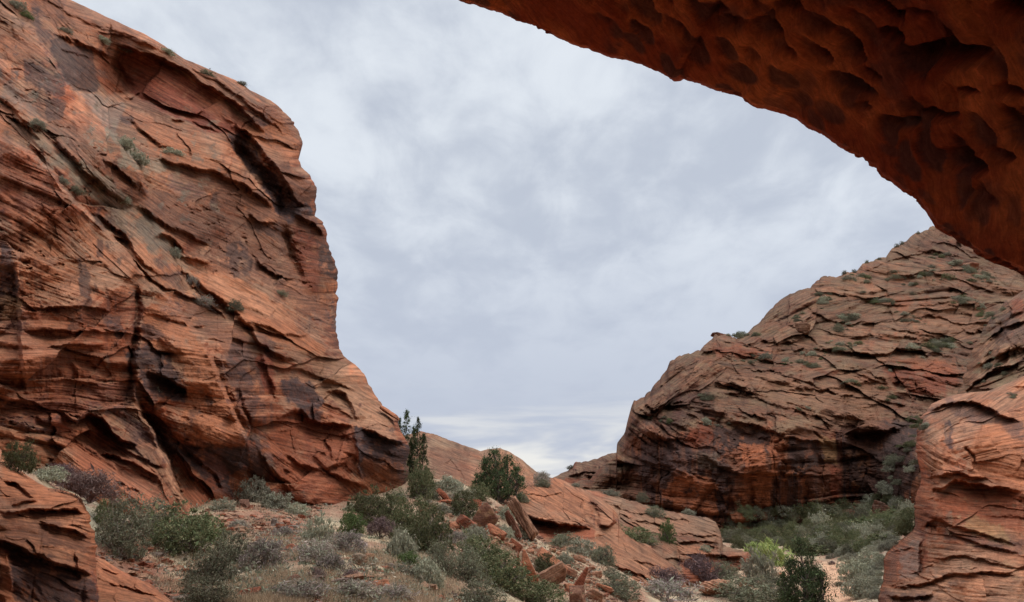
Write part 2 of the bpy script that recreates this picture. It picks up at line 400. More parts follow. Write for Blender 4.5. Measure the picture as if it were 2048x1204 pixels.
    if streak:
        st = fbm(X / 2.2 + 0.3 * fbm(X / 6, Z / 10, 0, 3, .5, seed + 91), Z / 60, 0, 5, 0.65, seed + 90) + .35 * fbm(X / 14, Z / 16, 0, 3, .5, seed + 92)
        sm = smooth(st, -0.10, 0.10)
        zone = poly_mask(PX, PY, streak_top, 14) if streak_top is not None else 1.0
        zc_ = (.55 * zone)[..., None]; col = col * (1 - zc_) + (C['orange'] * .8 + C['red'] * .3) * (.7 + .6 * c1[..., None]) * zc_
        sm = (sm * zone * streak)[..., None]
        col = col * (1 - sm) + C['varn'] * 1.15 * sm
    for pt in patches:
        poly, cn, k_ = pt[0], pt[1], pt[2]; soft = pt[3] if len(pt) > 3 else 8; rough = pt[4] if len(pt) > 4 else 0.5
        aa = np.array(poly); mm = (px > aa[:, 0].min() - 60) & (px < aa[:, 0].max() + 60) & (py > aa[:, 1].min() - 60) & (py < aa[:, 1].max() + 60)
        if not mm.any(): continue
        w = poly_mask(PX[mm], PY[mm], poly, soft)
        nn = fbm(px[mm] / 34, py[mm] / 34, 0, 6, 0.68, seed + 95)
        w = smooth(w + (rough + .55) * 1.7 * nn, 0.18, 0.86) * k_ * (.8 + .4 * np.clip(.5 + fbm(px[mm] / 9, py[mm] / 9, 3, 4, .6, seed + 96), 0, 1))
        w = np.clip(w, 0, 1); col[mm] = col[mm] * (1 - w[:, None]) + C[cn] * (0.85 + 0.3 * c2[mm])[:, None] * w[:, None]
    col = np.clip(col * dark, 0.01, 0.8)
    # ---- back of the mass
    nb = 9
    rows = []
    for j in range(1, nb + 1):
        u = j / nb; ang = u * math.pi * 0.55
        back = thick * math.sin(ang); drop = (1 - math.cos(ang)) * thick * 0.9
        Q = P[:, -1].copy(); d = Q[:, :2] / np.linalg.norm(Q[:, :2], axis=1)[:, None]
        Q[:, 0] += d[:, 0] * back; Q[:, 1] += d[:, 1] * back
        if mode == 'R': Q[:, 0] -= drop * 1.0 * d[:, 1]
        elif mode == 'L': Q[:, 0] += drop * 1.0 * d[:, 1]
        else: Q[:, 2] -= drop
        rows.append(Q)
    Pb = np.stack(rows, 1); Pall = np.concatenate([P, Pb], 1)
    ca = np.concatenate([col, np.repeat(col[:, -1:], nb, 1)], 1)
    bed = np.stack([S, T, CI], -1); ba = np.concatenate([bed, np.repeat(bed[:, -1:], nb, 1)], 1)
    Fq = grid_faces(n1, n2 + nb)
    ca = np.concatenate([ca, np.ones(ca.shape[:2] + (1,))], -1)
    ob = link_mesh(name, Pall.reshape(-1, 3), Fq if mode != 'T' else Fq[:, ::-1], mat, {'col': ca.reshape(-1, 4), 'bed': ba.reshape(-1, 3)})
    BODIES.append((name, px, py, P, up))
    return ob
# ------------------------------------------------------------------ left cliff
LC_EDGE = [(20, -150), (80, -60), (140, 0), (185, 20), (240, 45), (290, 68), (330, 92), (372, 118), (420, 140), (470, 160), (497, 178), (515, 188), (540, 200), (565, 220), (585, 243), (597, 265),
           (604, 288), (597, 302), (598, 318), (604, 333), (620, 350), (637, 380), (629, 402), (632, 420), (628, 432), (645, 445), (655, 468), (652, 482), (664, 505), (674, 540), (675, 570),
           (672, 585), (678, 595), (673, 620), (672, 652), (678, 690), (686, 712), (712, 730), (728, 748), (735, 765), (750, 790), (765, 810), (792, 832), (795, 842), (800, 862), (815, 882), (820, 905),
           (812, 925), (818, 950), (800, 985), (830, 1000), (834, 1030), (850, 1080), (860, 1204), (870, 1300)]
LC_BASE = [(-260, -150, 52), (-260, 300, 40), (-260, 700, 30), (-260, 1250, 27), (0, -120, 58), (0, 60, 50), (100, -40, 64), (150, 10, 66), (0, 290, 37), (70, 330, 37), (150, 400, 38), (0, 450, 33), (0, 650, 31), (0, 900, 30),
           (0, 1250, 28), (120, 150, 50), (60, 200, 44), (230, 270, 50), (200, 430, 42), (250, 620, 37), (150, 620, 33), (230, 900, 35), (380, 1035, 36), (300, 1200, 33), (300, 560, 41), (290, 500, 44), (380, 540, 51), (370, 700, 41),
           (450, 760, 43), (330, 800, 39), (500, 900, 45), (450, 1010, 45), (600, 640, 58), (520, 620, 53), (680, 720, 62), (650, 850, 54), (730, 860, 54), (815, 890, 57), (815, 1000, 59), (700, 1015, 52), (760, 800, 60),
           (560, 1020, 48), (600, 1250, 45), (850, 1250, 58), (300, 270, 58), (420, 320, 60), (480, 400, 62), (600, 300, 73), (640, 450, 71), (675, 600, 70), (520, 520, 60), (200, 120, 66), (230, 190, 65), (400, 230, 67), (480, 250, 69),
           (540, 220, 73), (300, 80, 68), (430, 160, 72), (580, 270, 75), (350, 420, 52), (420, 480, 56), (300, 380, 50)]
LC_CELLS = [(0, 60, 38), (90, 60, 42), (60, 180, 35), (260, 80, 22), (400, 150, 30), (520, 240, 33), (560, 320, 22), (600, 380, 28), (420, 300, 18), (400, 350, 20), (330, 440, 30), (500, 420, 28), (640, 460, 18), (650, 600, 12),
            (150, 350, 42), (250, 480, 40), (40, 330, 30), (60, 450, 35), (130, 560, 18), (60, 700, 4), (160, 720, 3), (180, 800, 4), (260, 860, 28), (60, 850, 12), (360, 640, 12), (380, 720, 5), (420, 800, 8), (430, 860, 22),
            (500, 590, 30), (600, 660, 33), (560, 700, 20), (640, 740, 12), (700, 760, 10), (540, 760, 4), (520, 820, 8), (730, 800, 35), (740, 870, 20), (620, 880, 14), (560, 930, 38), (700, 960, 40), (780, 980, 32), (350, 950, 55), (250, 940, 30),
            (450, 960, 30), (640, 980, 10)]
LC_STROKES = [
    # long near shoulder that hides the ravine (drawn upwards: the left side stands proud)
    ([(300, 400), (282, 352), (262, 315), (235, 270), (213, 243), (190, 205), (160, 185), (140, 172), (118, 138), (95, 105), (75, 78), (55, 52), (20, 28), (-30, -10)], 5.5, 90, 2.5, 40),
    # dark alcove under the cap
    ([(95, 60), (120, 72), (150, 84), (185, 98), (215, 112), (232, 108)], 2.0, 40, 2.2, 45),
    ([(225, 92), (250, 95), (290, 108), (330, 122), (372, 142), (400, 165), (440, 188), (470, 205), (500, 240), (540, 275)], 2.2, 50, 3.4, 60),
    ('g', [(228, 105), (232, 128), (240, 150), (262, 175), (275, 190)], 1.6, 9),
    ([(110, 95), (150, 105), (190, 125)], .9, 20, .8, 30),
    # floor of the alcove (drawn right to left: the lower side stands proud)
    ([(420, 268), (380, 245), (340, 228), (300, 205), (262, 193), (225, 191), (200, 188), (175, 188), (150, 182)], 3.0, 60, 2.6, 34),
    # long thin beds on the cap
    ([(60, -20), (140, 30), (200, 55), (260, 72), (330, 100), (400, 140)], .7, 30, .5, 14),
    ([(180, 60), (250, 75), (300, 92), (360, 118), (395, 145), (430, 160), (470, 190), (520, 228), (560, 262)], .8, 24, .6, 14),
    ([(400, 150), (450, 172), (500, 205), (545, 235), (590, 270)], .6, 18, .4, 12),
    ([(420, 160), (460, 178), (515, 225), (560, 262), (600, 284)], .5, 18, .5, 12),
    # rubble ledge right of the ravine
    ([(232, 235), (262, 240), (285, 262), (320, 290), (360, 300)], 1.6, 30, 1.4, 22),
    ([(330, 250), (345, 240), (385, 244), (420, 256), (450, 270)], .9, 22, 1.2, 20),
    ([(300, 310), (340, 325), (390, 338), (430, 345), (480, 368), (520, 395), (560, 430)], 1.8, 45, 1.6, 34),
    # upper tower: chimney
    ('g', [(462, 270), (478, 300), (500, 330), (520, 350), (540, 372), (562, 395), (575, 420), (580, 440)], 6.5, 17),
    ([(455, 262), (470, 255), (490, 262), (515, 290), (532, 315), (552, 335), (572, 368), (590, 402), (622, 418)], 2.8, 55, 2.6, 40),
    ([(572, 440), (566, 420), (560, 400), (545, 385), (525, 372), (505, 352), (482, 330), (465, 300), (458, 275)], 1.5, 50, 2.0, 20),
    # rib and hat ledge on the right outline
    ([(585, 428), (610, 440), (640, 460), (655, 480)], 2.4, 26, 2.2, 30),
    ([(655, 436), (630, 424), (600, 415), (580, 412)], 1.8, 20, 2.4, 18),
    ('g', [(568, 440), (572, 480), (588, 530), (612, 580)], 2.0, 10),
    ([(560, 435), (562, 470), (578, 520), (600, 575), (625, 620), (655, 660)], -1.8, 60, 1.2, 30),
    ([(470, 455), (490, 490), (500, 520), (503, 560)], -1.2, 18, -1.4, 40),
    ([(500, 505), (520, 530), (548, 550), (562, 553), (545, 572), (530, 578)], 1.6, 22, 1.4, 16),
    ([(505, 530), (520, 560), (535, 580)], -1.2, 20, -1.2, 30),
    ([(490, 425), (520, 445), (560, 450)], .9, 18, .9, 20),
    # middle lens and hollow
    ([(300, 480), (320, 470), (345, 478), (362, 500), (375, 515)], 1.4, 34, 2.4, 22),
    ([(262, 410), (290, 420), (330, 450), (380, 470), (430, 500)], 1.5, 50, 1.4, 30),
    ([(340, 500), (370, 515), (400, 522), (430, 530)], .8, 16, 1.0, 14),
    # long shelf falling to the right, left half
    ([(-20, 180), (20, 210), (45, 240), (80, 262), (92, 285)], 1.4, 26, 1.6, 20),
    ([(0, 228), (30, 238), (60, 258), (88, 288)], 1.2, 16, 1.8, 14),
    ([(300, 560), (275, 535), (250, 505), (225, 470), (190, 440), (160, 412), (135, 385), (110, 355), (80, 320), (40, 290), (-30, 262)], 3.2, 90, 2.0, 26),
    ([(100, 270), (130, 305), (160, 335), (200, 368), (240, 400), (280, 420)], .9, 40, 1.6, 26),
    ([(200, 330), (205, 322), (235, 335), (262, 358), (278, 385)], 1.2, 16, 1.2, 14),
    ([(180, 425), (215, 445), (242, 465), (262, 495), (290, 530), (340, 560)], 1.2, 40, 1.0, 14),
    ([(180, 440), (210, 460), (240, 478), (262, 492)], .8, 8, .9, 10),
    ([(240, 500), (270, 522), (300, 556), (330, 575), (370, 590), (420, 610), (460, 640)], 1.4, 16, 1.6, 16),
    # big wall low on the left
    ('g', [(270, 560), (274, 620), (270, 660), (268, 700), (262, 740), (268, 790)], 1.6, 7),
    ([(268, 660), (268, 700), (262, 740), (266, 790), (290, 850)], 1.6, 40, -.4, 30),
    ([(60, 615), (110, 614), (150, 614), (200, 618), (240, 628)], .8, 12, .9, 16),
    ([(40, 665), (90, 660), (150, 664), (200, 664), (250, 662)], .7, 14, .7, 14),
    ([(85, 698), (110, 692), (150, 690), (190, 690), (215, 690)], 1.0, 12, 1.1, 14),
    ([(100, 770), (130, 758), (170, 765), (205, 775)], .6, 12, .7, 16),
    ([(160, 640), (175, 600), (182, 560)], .5, 20, .5, 20),
    ([(30, 520), (36, 600), (38, 680), (45, 740), (55, 800)], .9, 60, .5, 16),
    ([(0, 805), (30, 800), (60, 802)], .9, 14, .7, 14),
    ([(108, 820), (130, 832), (152, 845), (175, 830), (205, 838), (225, 868), (245, 885), (285, 890)], 1.8, 26, 2.4, 26),
    ([(180, 905), (230, 912), (270, 930), (300, 945), (330, 960)], 1.0, 16, 1.2, 20),
    ([(210, 880), (250, 900), (300, 925), (335, 940)], .6, 14, .8, 14),
    ([(150, 870), (190, 900), (230, 930), (262, 990)], -.7, 20, -.7, 50),
    # rib running down to the foot of the wall
    ([(262, 790), (285, 830), (308, 860), (318, 895), (340, 920), (350, 960), (372, 1010), (388, 1035)], -2.6, 30, -2.4, 55),
    # buttress with the hollow
    ([(380, 1035), (340, 930), (330, 900), (300, 850), (275, 800), (266, 760)], .1, 20, 2.4, 16),
    ([(505, 900), (480, 850), (455, 800), (438, 760), (418, 700), (400, 670), (372, 640), (352, 612), (320, 580), (290, 560)], 2.6, 80, 2.0, 26),
    ([(270, 620), (310, 630), (350, 642), (385, 652), (430, 655)], .5, 16, .5, 12),
    ([(310, 705), (330, 702), (352, 708)], .5, 8, 1.1, 7),
    ([(290, 745), (320, 752), (345, 765), (368, 775), (374, 800)], 1.5, 24, 2.6, 30),
    ([(355, 885), (400, 892), (450, 890), (500, 893)], .9, 26, 1.2, 18),
    ([(355, 880), (385, 915), (430, 950), (450, 990)], .5, 30, 1.6, 40),
    ('g', [(470, 770), (485, 810), (500, 845), (510, 860)], .9, 4),
    ([(438, 660), (440, 700), (452, 750), (470, 790), (500, 850), (520, 900)], .2, 20, -1.0, 16),
    # pale slab
    ([(378, 545), (400, 575), (440, 600), (470, 622), (500, 655), (520, 690), (555, 710), (600, 730)], 2.0, 50, 1.8, 30),
    ([(350, 540), (375, 548), (385, 575), (420, 600), (450, 610)], .9, 14, 1.8, 14),
    ([(470, 640), (520, 650), (570, 668), (600, 672), (630, 665)], .9, 20, .9, 14),
    ([(400, 552), (440, 545), (480, 556), (520, 575), (560, 605), (610, 640), (650, 690), (685, 712)], .2, 10, -1.6, 60),
    ([(520, 690), (530, 730), (545, 770), (552, 810)], 1.8, 40, -.6, 30),
    ([(555, 735), (600, 740), (640, 755), (690, 772), (720, 790)], .9, 26, .5, 18),
    ([(640, 785), (665, 782), (690, 790), (705, 820), (720, 850)], 1.6, 40, 1.4, 24),
    ([(545, 850), (575, 830), (600, 822), (620, 840), (650, 850), (700, 850), (712, 860)], 1.5, 30, 1.6, 50),
    ([(575, 830), (590, 820), (606, 832), (610, 850)], .6, 14, 1.4, 14),
    ([(715, 852), (730, 860), (760, 872), (800, 888), (822, 892)], 2.4, 34, 3.0, 40),
    ([(708, 850), (712, 890), (715, 930), (722, 960)], 1.2, 26, .2, 20),
    ([(760, 815), (775, 825), (795, 840)], .9, 10, 1.2, 8),
    ([(560, 900), (600, 930), (640, 940), (690, 925), (710, 910)], .8, 20, .8, 20),
    ([(630, 940), (670, 950), (700, 965), (740, 975)], .8, 14, .8, 16),
    ([(640, 890), (650, 878), (660, 900), (662, 925)], .6, 12, 1.0, 12),
    ([(590, 1000), (640, 1010), (690, 1015), (740, 990)], .9, 16, 1.4, 20),
    ([(510, 890), (540, 940), (575, 980), (600, 1010)], 1.0, 30, .8, 20),
]
LC_PATCHES = [
    ([(440, 330), (560, 400), (640, 460), (660, 560), (650, 650), (560, 590), (480, 540), (430, 470), (400, 390)], 'brown', .62, 26, .5),
    ([(280, 380), (420, 420), (520, 520), (430, 540), (360, 500), (280, 440)], 'brown', .6, 20, .6),
    ([(60, 180), (140, 240), (240, 330), (330, 420), (300, 440), (200, 360), (90, 270)], 'brown', .55, 18, .6),
    ([(380, 590), (520, 690), (540, 760), (480, 740), (420, 680), (370, 630)], 'brown', .7, 14, .6),
    ([(160, 0), (330, 90), (500, 180), (600, 260), (560, 260), (420, 170), (250, 95), (100, 40), (80, 0)], 'brown', .55, 18, .5),
    ([(0, 600), (260, 620), (260, 820), (120, 840), (0, 820)], 'red', .5, 30, .4),
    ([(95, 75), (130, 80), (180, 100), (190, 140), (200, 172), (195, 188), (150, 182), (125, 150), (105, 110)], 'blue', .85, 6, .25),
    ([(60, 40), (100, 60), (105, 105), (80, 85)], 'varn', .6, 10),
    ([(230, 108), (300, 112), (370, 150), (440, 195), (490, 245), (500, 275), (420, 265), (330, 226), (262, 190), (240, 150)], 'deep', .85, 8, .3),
    ([(190, 100), (230, 120), (262, 185), (220, 190), (198, 165)], 'red', .6, 8),
    ([(40, 115), (90, 135), (125, 170), (130, 200), (100, 190), (50, 160)], 'varn', .7, 6, .4),
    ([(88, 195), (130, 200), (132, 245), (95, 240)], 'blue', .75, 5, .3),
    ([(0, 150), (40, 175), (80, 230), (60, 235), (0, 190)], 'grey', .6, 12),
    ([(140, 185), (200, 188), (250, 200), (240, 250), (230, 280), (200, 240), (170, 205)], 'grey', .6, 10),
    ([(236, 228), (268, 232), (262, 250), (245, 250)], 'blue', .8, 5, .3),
    ([(250, 195), (310, 200), (330, 235), (350, 260), (300, 230), (262, 222)], 'brown', .7, 8),
    ([(262, 240), (330, 250), (400, 290), (450, 340), (520, 370), (500, 390), (430, 350), (330, 320), (290, 290)], 'orange', .6, 16),
    ([(215, 260), (250, 270), (280, 310), (340, 320), (330, 345), (290, 350), (250, 320)], 'lich', .7, 12),
    ([(480, 262), (560, 240), (600, 290), (600, 330), (560, 300)], 'orange', .8, 14, .3),
    ([(330, 160), (400, 190), (465, 205), (540, 262), (600, 315), (600, 335), (540, 300), (480, 262)], 'orange', .35, 16),
    ([(456, 270), (480, 268), (510, 300), (530, 330), (550, 345), (570, 400), (580, 440), (550, 420), (520, 360), (480, 320)], 'varn', .9, 6, .3),
    ([(530, 325), (570, 325), (610, 350), (635, 380), (620, 410), (580, 400), (550, 350)], 'brown', .85, 8),
    ([(580, 402), (612, 402), (628, 425), (600, 435), (580, 450), (572, 420)], 'varn', .9, 6),
    ([(590, 440), (640, 452), (654, 480), (620, 465)], 'brown', .9, 5),
    ([(632, 485), (655, 490), (676, 545), (672, 560), (640, 545)], 'blue', .9, 6, .3),
    ([(590, 455), (625, 475), (640, 550), (630, 600), (600, 560), (585, 500)], 'deep', .6, 10),
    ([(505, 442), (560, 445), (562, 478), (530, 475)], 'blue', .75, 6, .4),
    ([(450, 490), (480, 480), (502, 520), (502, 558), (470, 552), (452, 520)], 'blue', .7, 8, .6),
    ([(420, 380), (432, 380), (434, 420), (422, 420)], 'blue', .8, 5, .4),
    ([(360, 345), (420, 350), (480, 372), (540, 400), (560, 440), (500, 440), (440, 400)], 'brown', .8, 12),
    ([(290, 405), (340, 415), (400, 450), (420, 490), (360, 470), (300, 445)], 'brown', .85, 10),
    ([(265, 425), (300, 430), (330, 470), (345, 500), (300, 500), (270, 460)], 'varn', .75, 10, .6),
    ([(340, 505), (400, 518), (430, 530), (380, 530), (345, 520)], 'orange', .9, 6, .3),
    ([(110, 300), (180, 330), (280, 410), (360, 490), (380, 535), (330, 530), (250, 460), (170, 390)], 'lich', .55, 12, .8),
    ([(60, 240), (110, 290), (160, 350), (220, 400), (200, 410), (130, 350), (70, 290)], 'lich', .5, 12, .8),
    ([(178, 425), (220, 435), (245, 470), (215, 460), (190, 445)], 'blue', .7, 5),
    ([(145, 430), (170, 440), (200, 480), (230, 520), (190, 510), (150, 470)], 'orange', .8, 8, .3),
    ([(190, 475), (206, 480), (206, 515), (194, 510)], 'blue', .7, 5),
    ([(150, 505), (172, 510), (180, 560), (178, 600), (160, 590)], 'blue', .8, 6),
    ([(0, 480), (25, 500), (36, 540), (38, 590), (0, 590)], 'varn', .8, 6, .2),
    ([(0, 590), (40, 590), (45, 640), (0, 640)], 'yel', .4, 8, .3),
    ([(140, 630), (165, 628), (162, 660), (132, 660)], 'blue', .6, 6),
    ([(205, 625), (240, 632), (245, 662), (215, 660)], 'varn', .55, 6),
    ([(0, 270), (60, 310), (130, 390), (120, 440), (60, 470), (0, 440)], 'red', .5, 20, .2),
    ([(0, 400), (100, 440), (150, 540), (130, 600), (60, 600), (40, 480)], 'orange', .3, 24),
    ([(300, 600), (380, 645), (440, 740), (450, 760), (380, 730), (290, 690), (285, 640)], 'orange', .75, 16, .5),
    ([(275, 640), (300, 650), (340, 670), (345, 680), (300, 680), (275, 680)], 'varn', .7, 8, .7),
    ([(272, 690), (330, 700), (345, 730), (372, 770), (374, 800), (330, 800), (290, 790), (275, 740)], 'varn', .85, 10, .5),
    ([(300, 740), (340, 755), (372, 778), (372, 810), (330, 795), (305, 770)], 'varn', .8, 8, .3),
    ([(370, 690), (430, 720), (490, 850), (470, 892), (400, 890), (360, 850), (378, 790)], 'orange', .8, 16, .5),
    ([(330, 880), (380, 890), (500, 893), (500, 930), (460, 950), (470, 1000), (430, 990), (390, 940), (350, 910)], 'varn', .9, 8, .5),
    ([(380, 900), (440, 900), (460, 950), (420, 960)], 'deep', .3, 10),
    ([(245, 800), (280, 840), (310, 880), (290, 885), (255, 870), (235, 830)], 'varn', .6, 10, .6),
    ([(262, 775), (290, 820), (315, 860), (320, 890), (345, 920), (380, 1030), (355, 1010), (330, 930), (300, 870), (260, 810)], 'pale', .5, 6, .5),
    ([(455, 690), (500, 700), (530, 720), (530, 770), (500, 770), (460, 740)], 'varn', .6, 10, .7),
    ([(440, 740), (500, 745), (520, 800), (510, 840), (480, 800)], 'varn', .65, 10, .6),
    ([(380, 545), (450, 545), (560, 610), (650, 700), (640, 720), (560, 690), (480, 640), (400, 580)], 'orange', .95, 10, .3),
    ([(400, 552), (450, 550), (560, 615), (600, 650), (540, 640), (450, 600)], 'pale', .45, 14, .4),
    ([(560, 690), (680, 715), (760, 800), (780, 850), (700, 850), (600, 760)], 'tan', .65, 16, .6),
    ([(510, 690), (530, 680), (548, 720), (552, 800), (530, 790)], 'deep', .8, 8, .3),
    ([(515, 640), (550, 690), (560, 720), (530, 720), (512, 680)], 'varn', .5, 8),
    ([(560, 755), (620, 760), (650, 800), (640, 840), (620, 880), (632, 930), (615, 930), (605, 860), (590, 810), (565, 790)], 'varn', .88, 8, .4),
    ([(560, 830), (600, 825), (640, 850), (700, 850), (720, 900), (700, 960), (640, 990), (560, 960), (530, 880)], 'red', .75, 14, .3),
    ([(655, 800), (700, 830), (700, 850), (660, 840)], 'deep', .6, 8),
    ([(712, 850), (740, 862), (820, 893), (824, 930), (780, 930), (750, 950), (720, 960), (712, 900)], 'varn', .95, 6, .4),
    ([(722, 930), (780, 925), (800, 960), (830, 1000), (760, 1010), (730, 985)], 'orange', .5, 14),
    ([(500, 870), (525, 880), (525, 960), (500, 960)], 'varn', .7, 6, .7),
    ([(390, 940), (470, 1000), (470, 1030), (400, 1035), (370, 990)], 'red', .7, 12),
    ([(100, 840), (200, 850), (300, 950), (360, 1020), (260, 1010), (150, 930)], 'red', .6, 20, .2),
    ([(500, 980), (700, 990), (700, 1040), (450, 1040)], 'red', .6, 20, .2),
]
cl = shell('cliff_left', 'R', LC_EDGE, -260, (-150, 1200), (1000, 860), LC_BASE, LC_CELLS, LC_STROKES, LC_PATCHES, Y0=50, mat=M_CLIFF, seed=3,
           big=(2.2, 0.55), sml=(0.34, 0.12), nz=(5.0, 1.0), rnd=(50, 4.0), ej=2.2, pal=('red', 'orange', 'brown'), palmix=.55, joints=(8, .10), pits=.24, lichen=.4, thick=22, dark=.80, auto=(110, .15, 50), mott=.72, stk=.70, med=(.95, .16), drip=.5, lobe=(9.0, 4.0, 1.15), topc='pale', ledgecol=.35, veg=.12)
tag(cl, 'tall red sandstone cliff with slanting layers and dark stains filling the left side', 'cliff', kind='structure')

# ------------------------------------------------------------------ far right mountain
MT_EDGE = [(1100, 975), (1180, 958), (1206, 930), (1222, 922), (1233, 905), (1234, 885), (1250, 862), (1254, 845), (1262, 815), (1268, 800), (1285, 795), (1298, 785), (1310, 768), (1330, 745), (1340, 722), (1358, 712), (1400, 700),
           (1420, 680), (1430, 668), (1448, 668), (1475, 674), (1490, 668), (1515, 648), (1548, 610), (1580, 588), (1620, 575), (1640, 556), (1655, 552), (1672, 556), (1690, 545), (1712, 545), (1725, 527), (1770, 515), (1784, 498), (1815, 480), (1832, 468),
           (1845, 463), (1860, 455), (1876, 448), (1900, 452), (1960, 470), (2048, 505), (2200, 520), (2400, 560)]
MT_BASE = [(1100, 1100, 185), (1200, 1000, 180), (1233, 900, 185), (1300, 1000, 170), (1300, 850, 180), (1400, 1000, 165), (1450, 900, 168), (1600, 1020, 172), (1600, 880, 170), (1750, 1000, 182), (1750, 900, 186), (1830, 1000, 160), (1830, 880, 175),
           (1400, 720, 215), (1300, 790, 195), (1500, 780, 200), (1700, 820, 200), (1500, 690, 245), (1600, 600, 290), (1700, 700, 245), (1800, 720, 238), (1900, 760, 225), (1900, 700, 258), (1800, 620, 285), (1900, 600, 300), (1900, 480, 360), (1780, 510, 345),
           (2048, 520, 350), (2048, 620, 300), (2100, 800, 220), (2100, 1050, 170), (2400, 560, 340), (2400, 1050, 170), (1150, 1250, 170), (1600, 1250, 160), (2100, 1250, 150), (1850, 840, 200), (1950, 850, 190)]
MT_CELLS = [(1280, 900, 50), (1260, 850, 60), (1330, 780, -35), (1400, 760, -38), (1420, 850, 30), (1500, 720, 12), (1450, 790, 18), (1550, 780, 20), (1620, 820, 22), (1700, 800, 14), (1760, 780, 18), (1650, 700, 10), (1560, 650, -32), (1600, 720, -15), (1700, 620, -12),
            (1800, 560, 18), (1750, 680, 12), (1900, 640, 5), (1850, 600, -8), (1900, 520, 30), (1950, 560, 22), (1700, 570, 8), (1500, 960, 5, 1.5), (1650, 950, -4, 1.5), (1350, 960, 8, 1.5), (1800, 900, 35), (1860, 780, 10), (1850, 700, 10), (1790, 960, 30), (1980, 640, -20)]
MT_STROKES = [
    ([(1330, 745), (1350, 790), (1330, 830), (1300, 860)], .1, 20, -3.0, 30),
    ([(1390, 706), (1350, 770), (1310, 830), (1275, 880)], 2.5, 30, 3.0, 22),
    ([(1420, 680), (1470, 685), (1530, 700), (1535, 715)], 3, 16, 4.5, 16),
    ([(1495, 720), (1560, 728), (1605, 737)], 2.5, 10, 3.5, 12),
    ([(1610, 700), (1680, 702), (1760, 710), (1800, 700), (1920, 712)], 4, 16, 6, 16),
    ([(1750, 690), (1830, 705), (1880, 712), (1925, 715)], 3, 14, 5, 18),
    ([(1440, 840), (1500, 850), (1550, 865), (1620, 882), (1680, 890)], 4.5, 26, 2.4, 30),
    ([(1680, 880), (1720, 868), (1780, 862), (1830, 850)], 5.5, 34, 4.5, 36),
    ([(1450, 760), (1520, 800), (1600, 822), (1690, 850), (1740, 860)], 2.5, 24, 2.5, 20),
    ([(1500, 730), (1600, 760), (1680, 790), (1760, 800), (1830, 815)], 2.5, 20, 3, 16),
    ([(1400, 905), (1440, 935), (1480, 950), (1530, 945), (1600, 950), (1680, 955)], 3, 20, 3.5, 24),
    ([(1680, 780), (1640, 820), (1610, 850)], 2.5, 20, 2.5, 16),
    ('g', [(1560, 850), (1565, 900), (1560, 960)], 2.2, 6), ('g', [(1625, 880), (1640, 930), (1640, 1000)], 4, 8), ('g', [(1665, 870), (1690, 930), (1690, 1000)], 4, 8),
    ('g', [(1500, 950), (1505, 1000), (1500, 1040)], 3, 7), ('g', [(1455, 940), (1462, 990), (1460, 1040)], 2.5, 6), ('g', [(1550, 950), (1555, 1000)], 2.5, 6), ('g', [(1610, 960), (1612, 1020)], 2.5, 6),
    ([(1600, 600), (1650, 640), (1700, 650), (1760, 640)], 3, 14, 4, 14),
    ([(1560, 640), (1600, 660), (1640, 690), (1660, 700)], 3, 16, 4, 14),
    ([(1700, 600), (1780, 610), (1850, 612), (1930, 600)], 3, 14, 4, 14),
    ([(1780, 560), (1850, 545), (1920, 560), (2000, 590)], 3, 14, 4, 14),
    ([(1800, 640), (1860, 630), (1930, 650), (2000, 640)], 3, 14, 4, 14),
    ([(1720, 545), (1790, 520), (1860, 500), (1940, 520)], 3, 12, 4, 12),
    ([(1840, 480), (1900, 490), (1980, 530)], 3, 10, 4, 12),
    ([(1700, 740), (1730, 738), (1770, 760), (1790, 790)], 3, 20, 3, 14),
    ([(1780, 905), (1850, 870), (1900, 830)], 4, 30, 4, 26),
    ([(1240, 880), (1290, 900), (1330, 930), (1400, 960)], 2, 18, 3, 20),
    ([(1255, 850), (1300, 870), (1350, 880), (1400, 900)], 2, 18, 3, 20),
    ([(1270, 810), (1300, 830), (1330, 842)], 2, 14, 2.5, 12),
    ('g', [(1300, 790), (1290, 830), (1262, 870)], 3, 8),
    ([(1490, 672), (1560, 690), (1630, 668)], 3, 14, 3.5, 14),
]
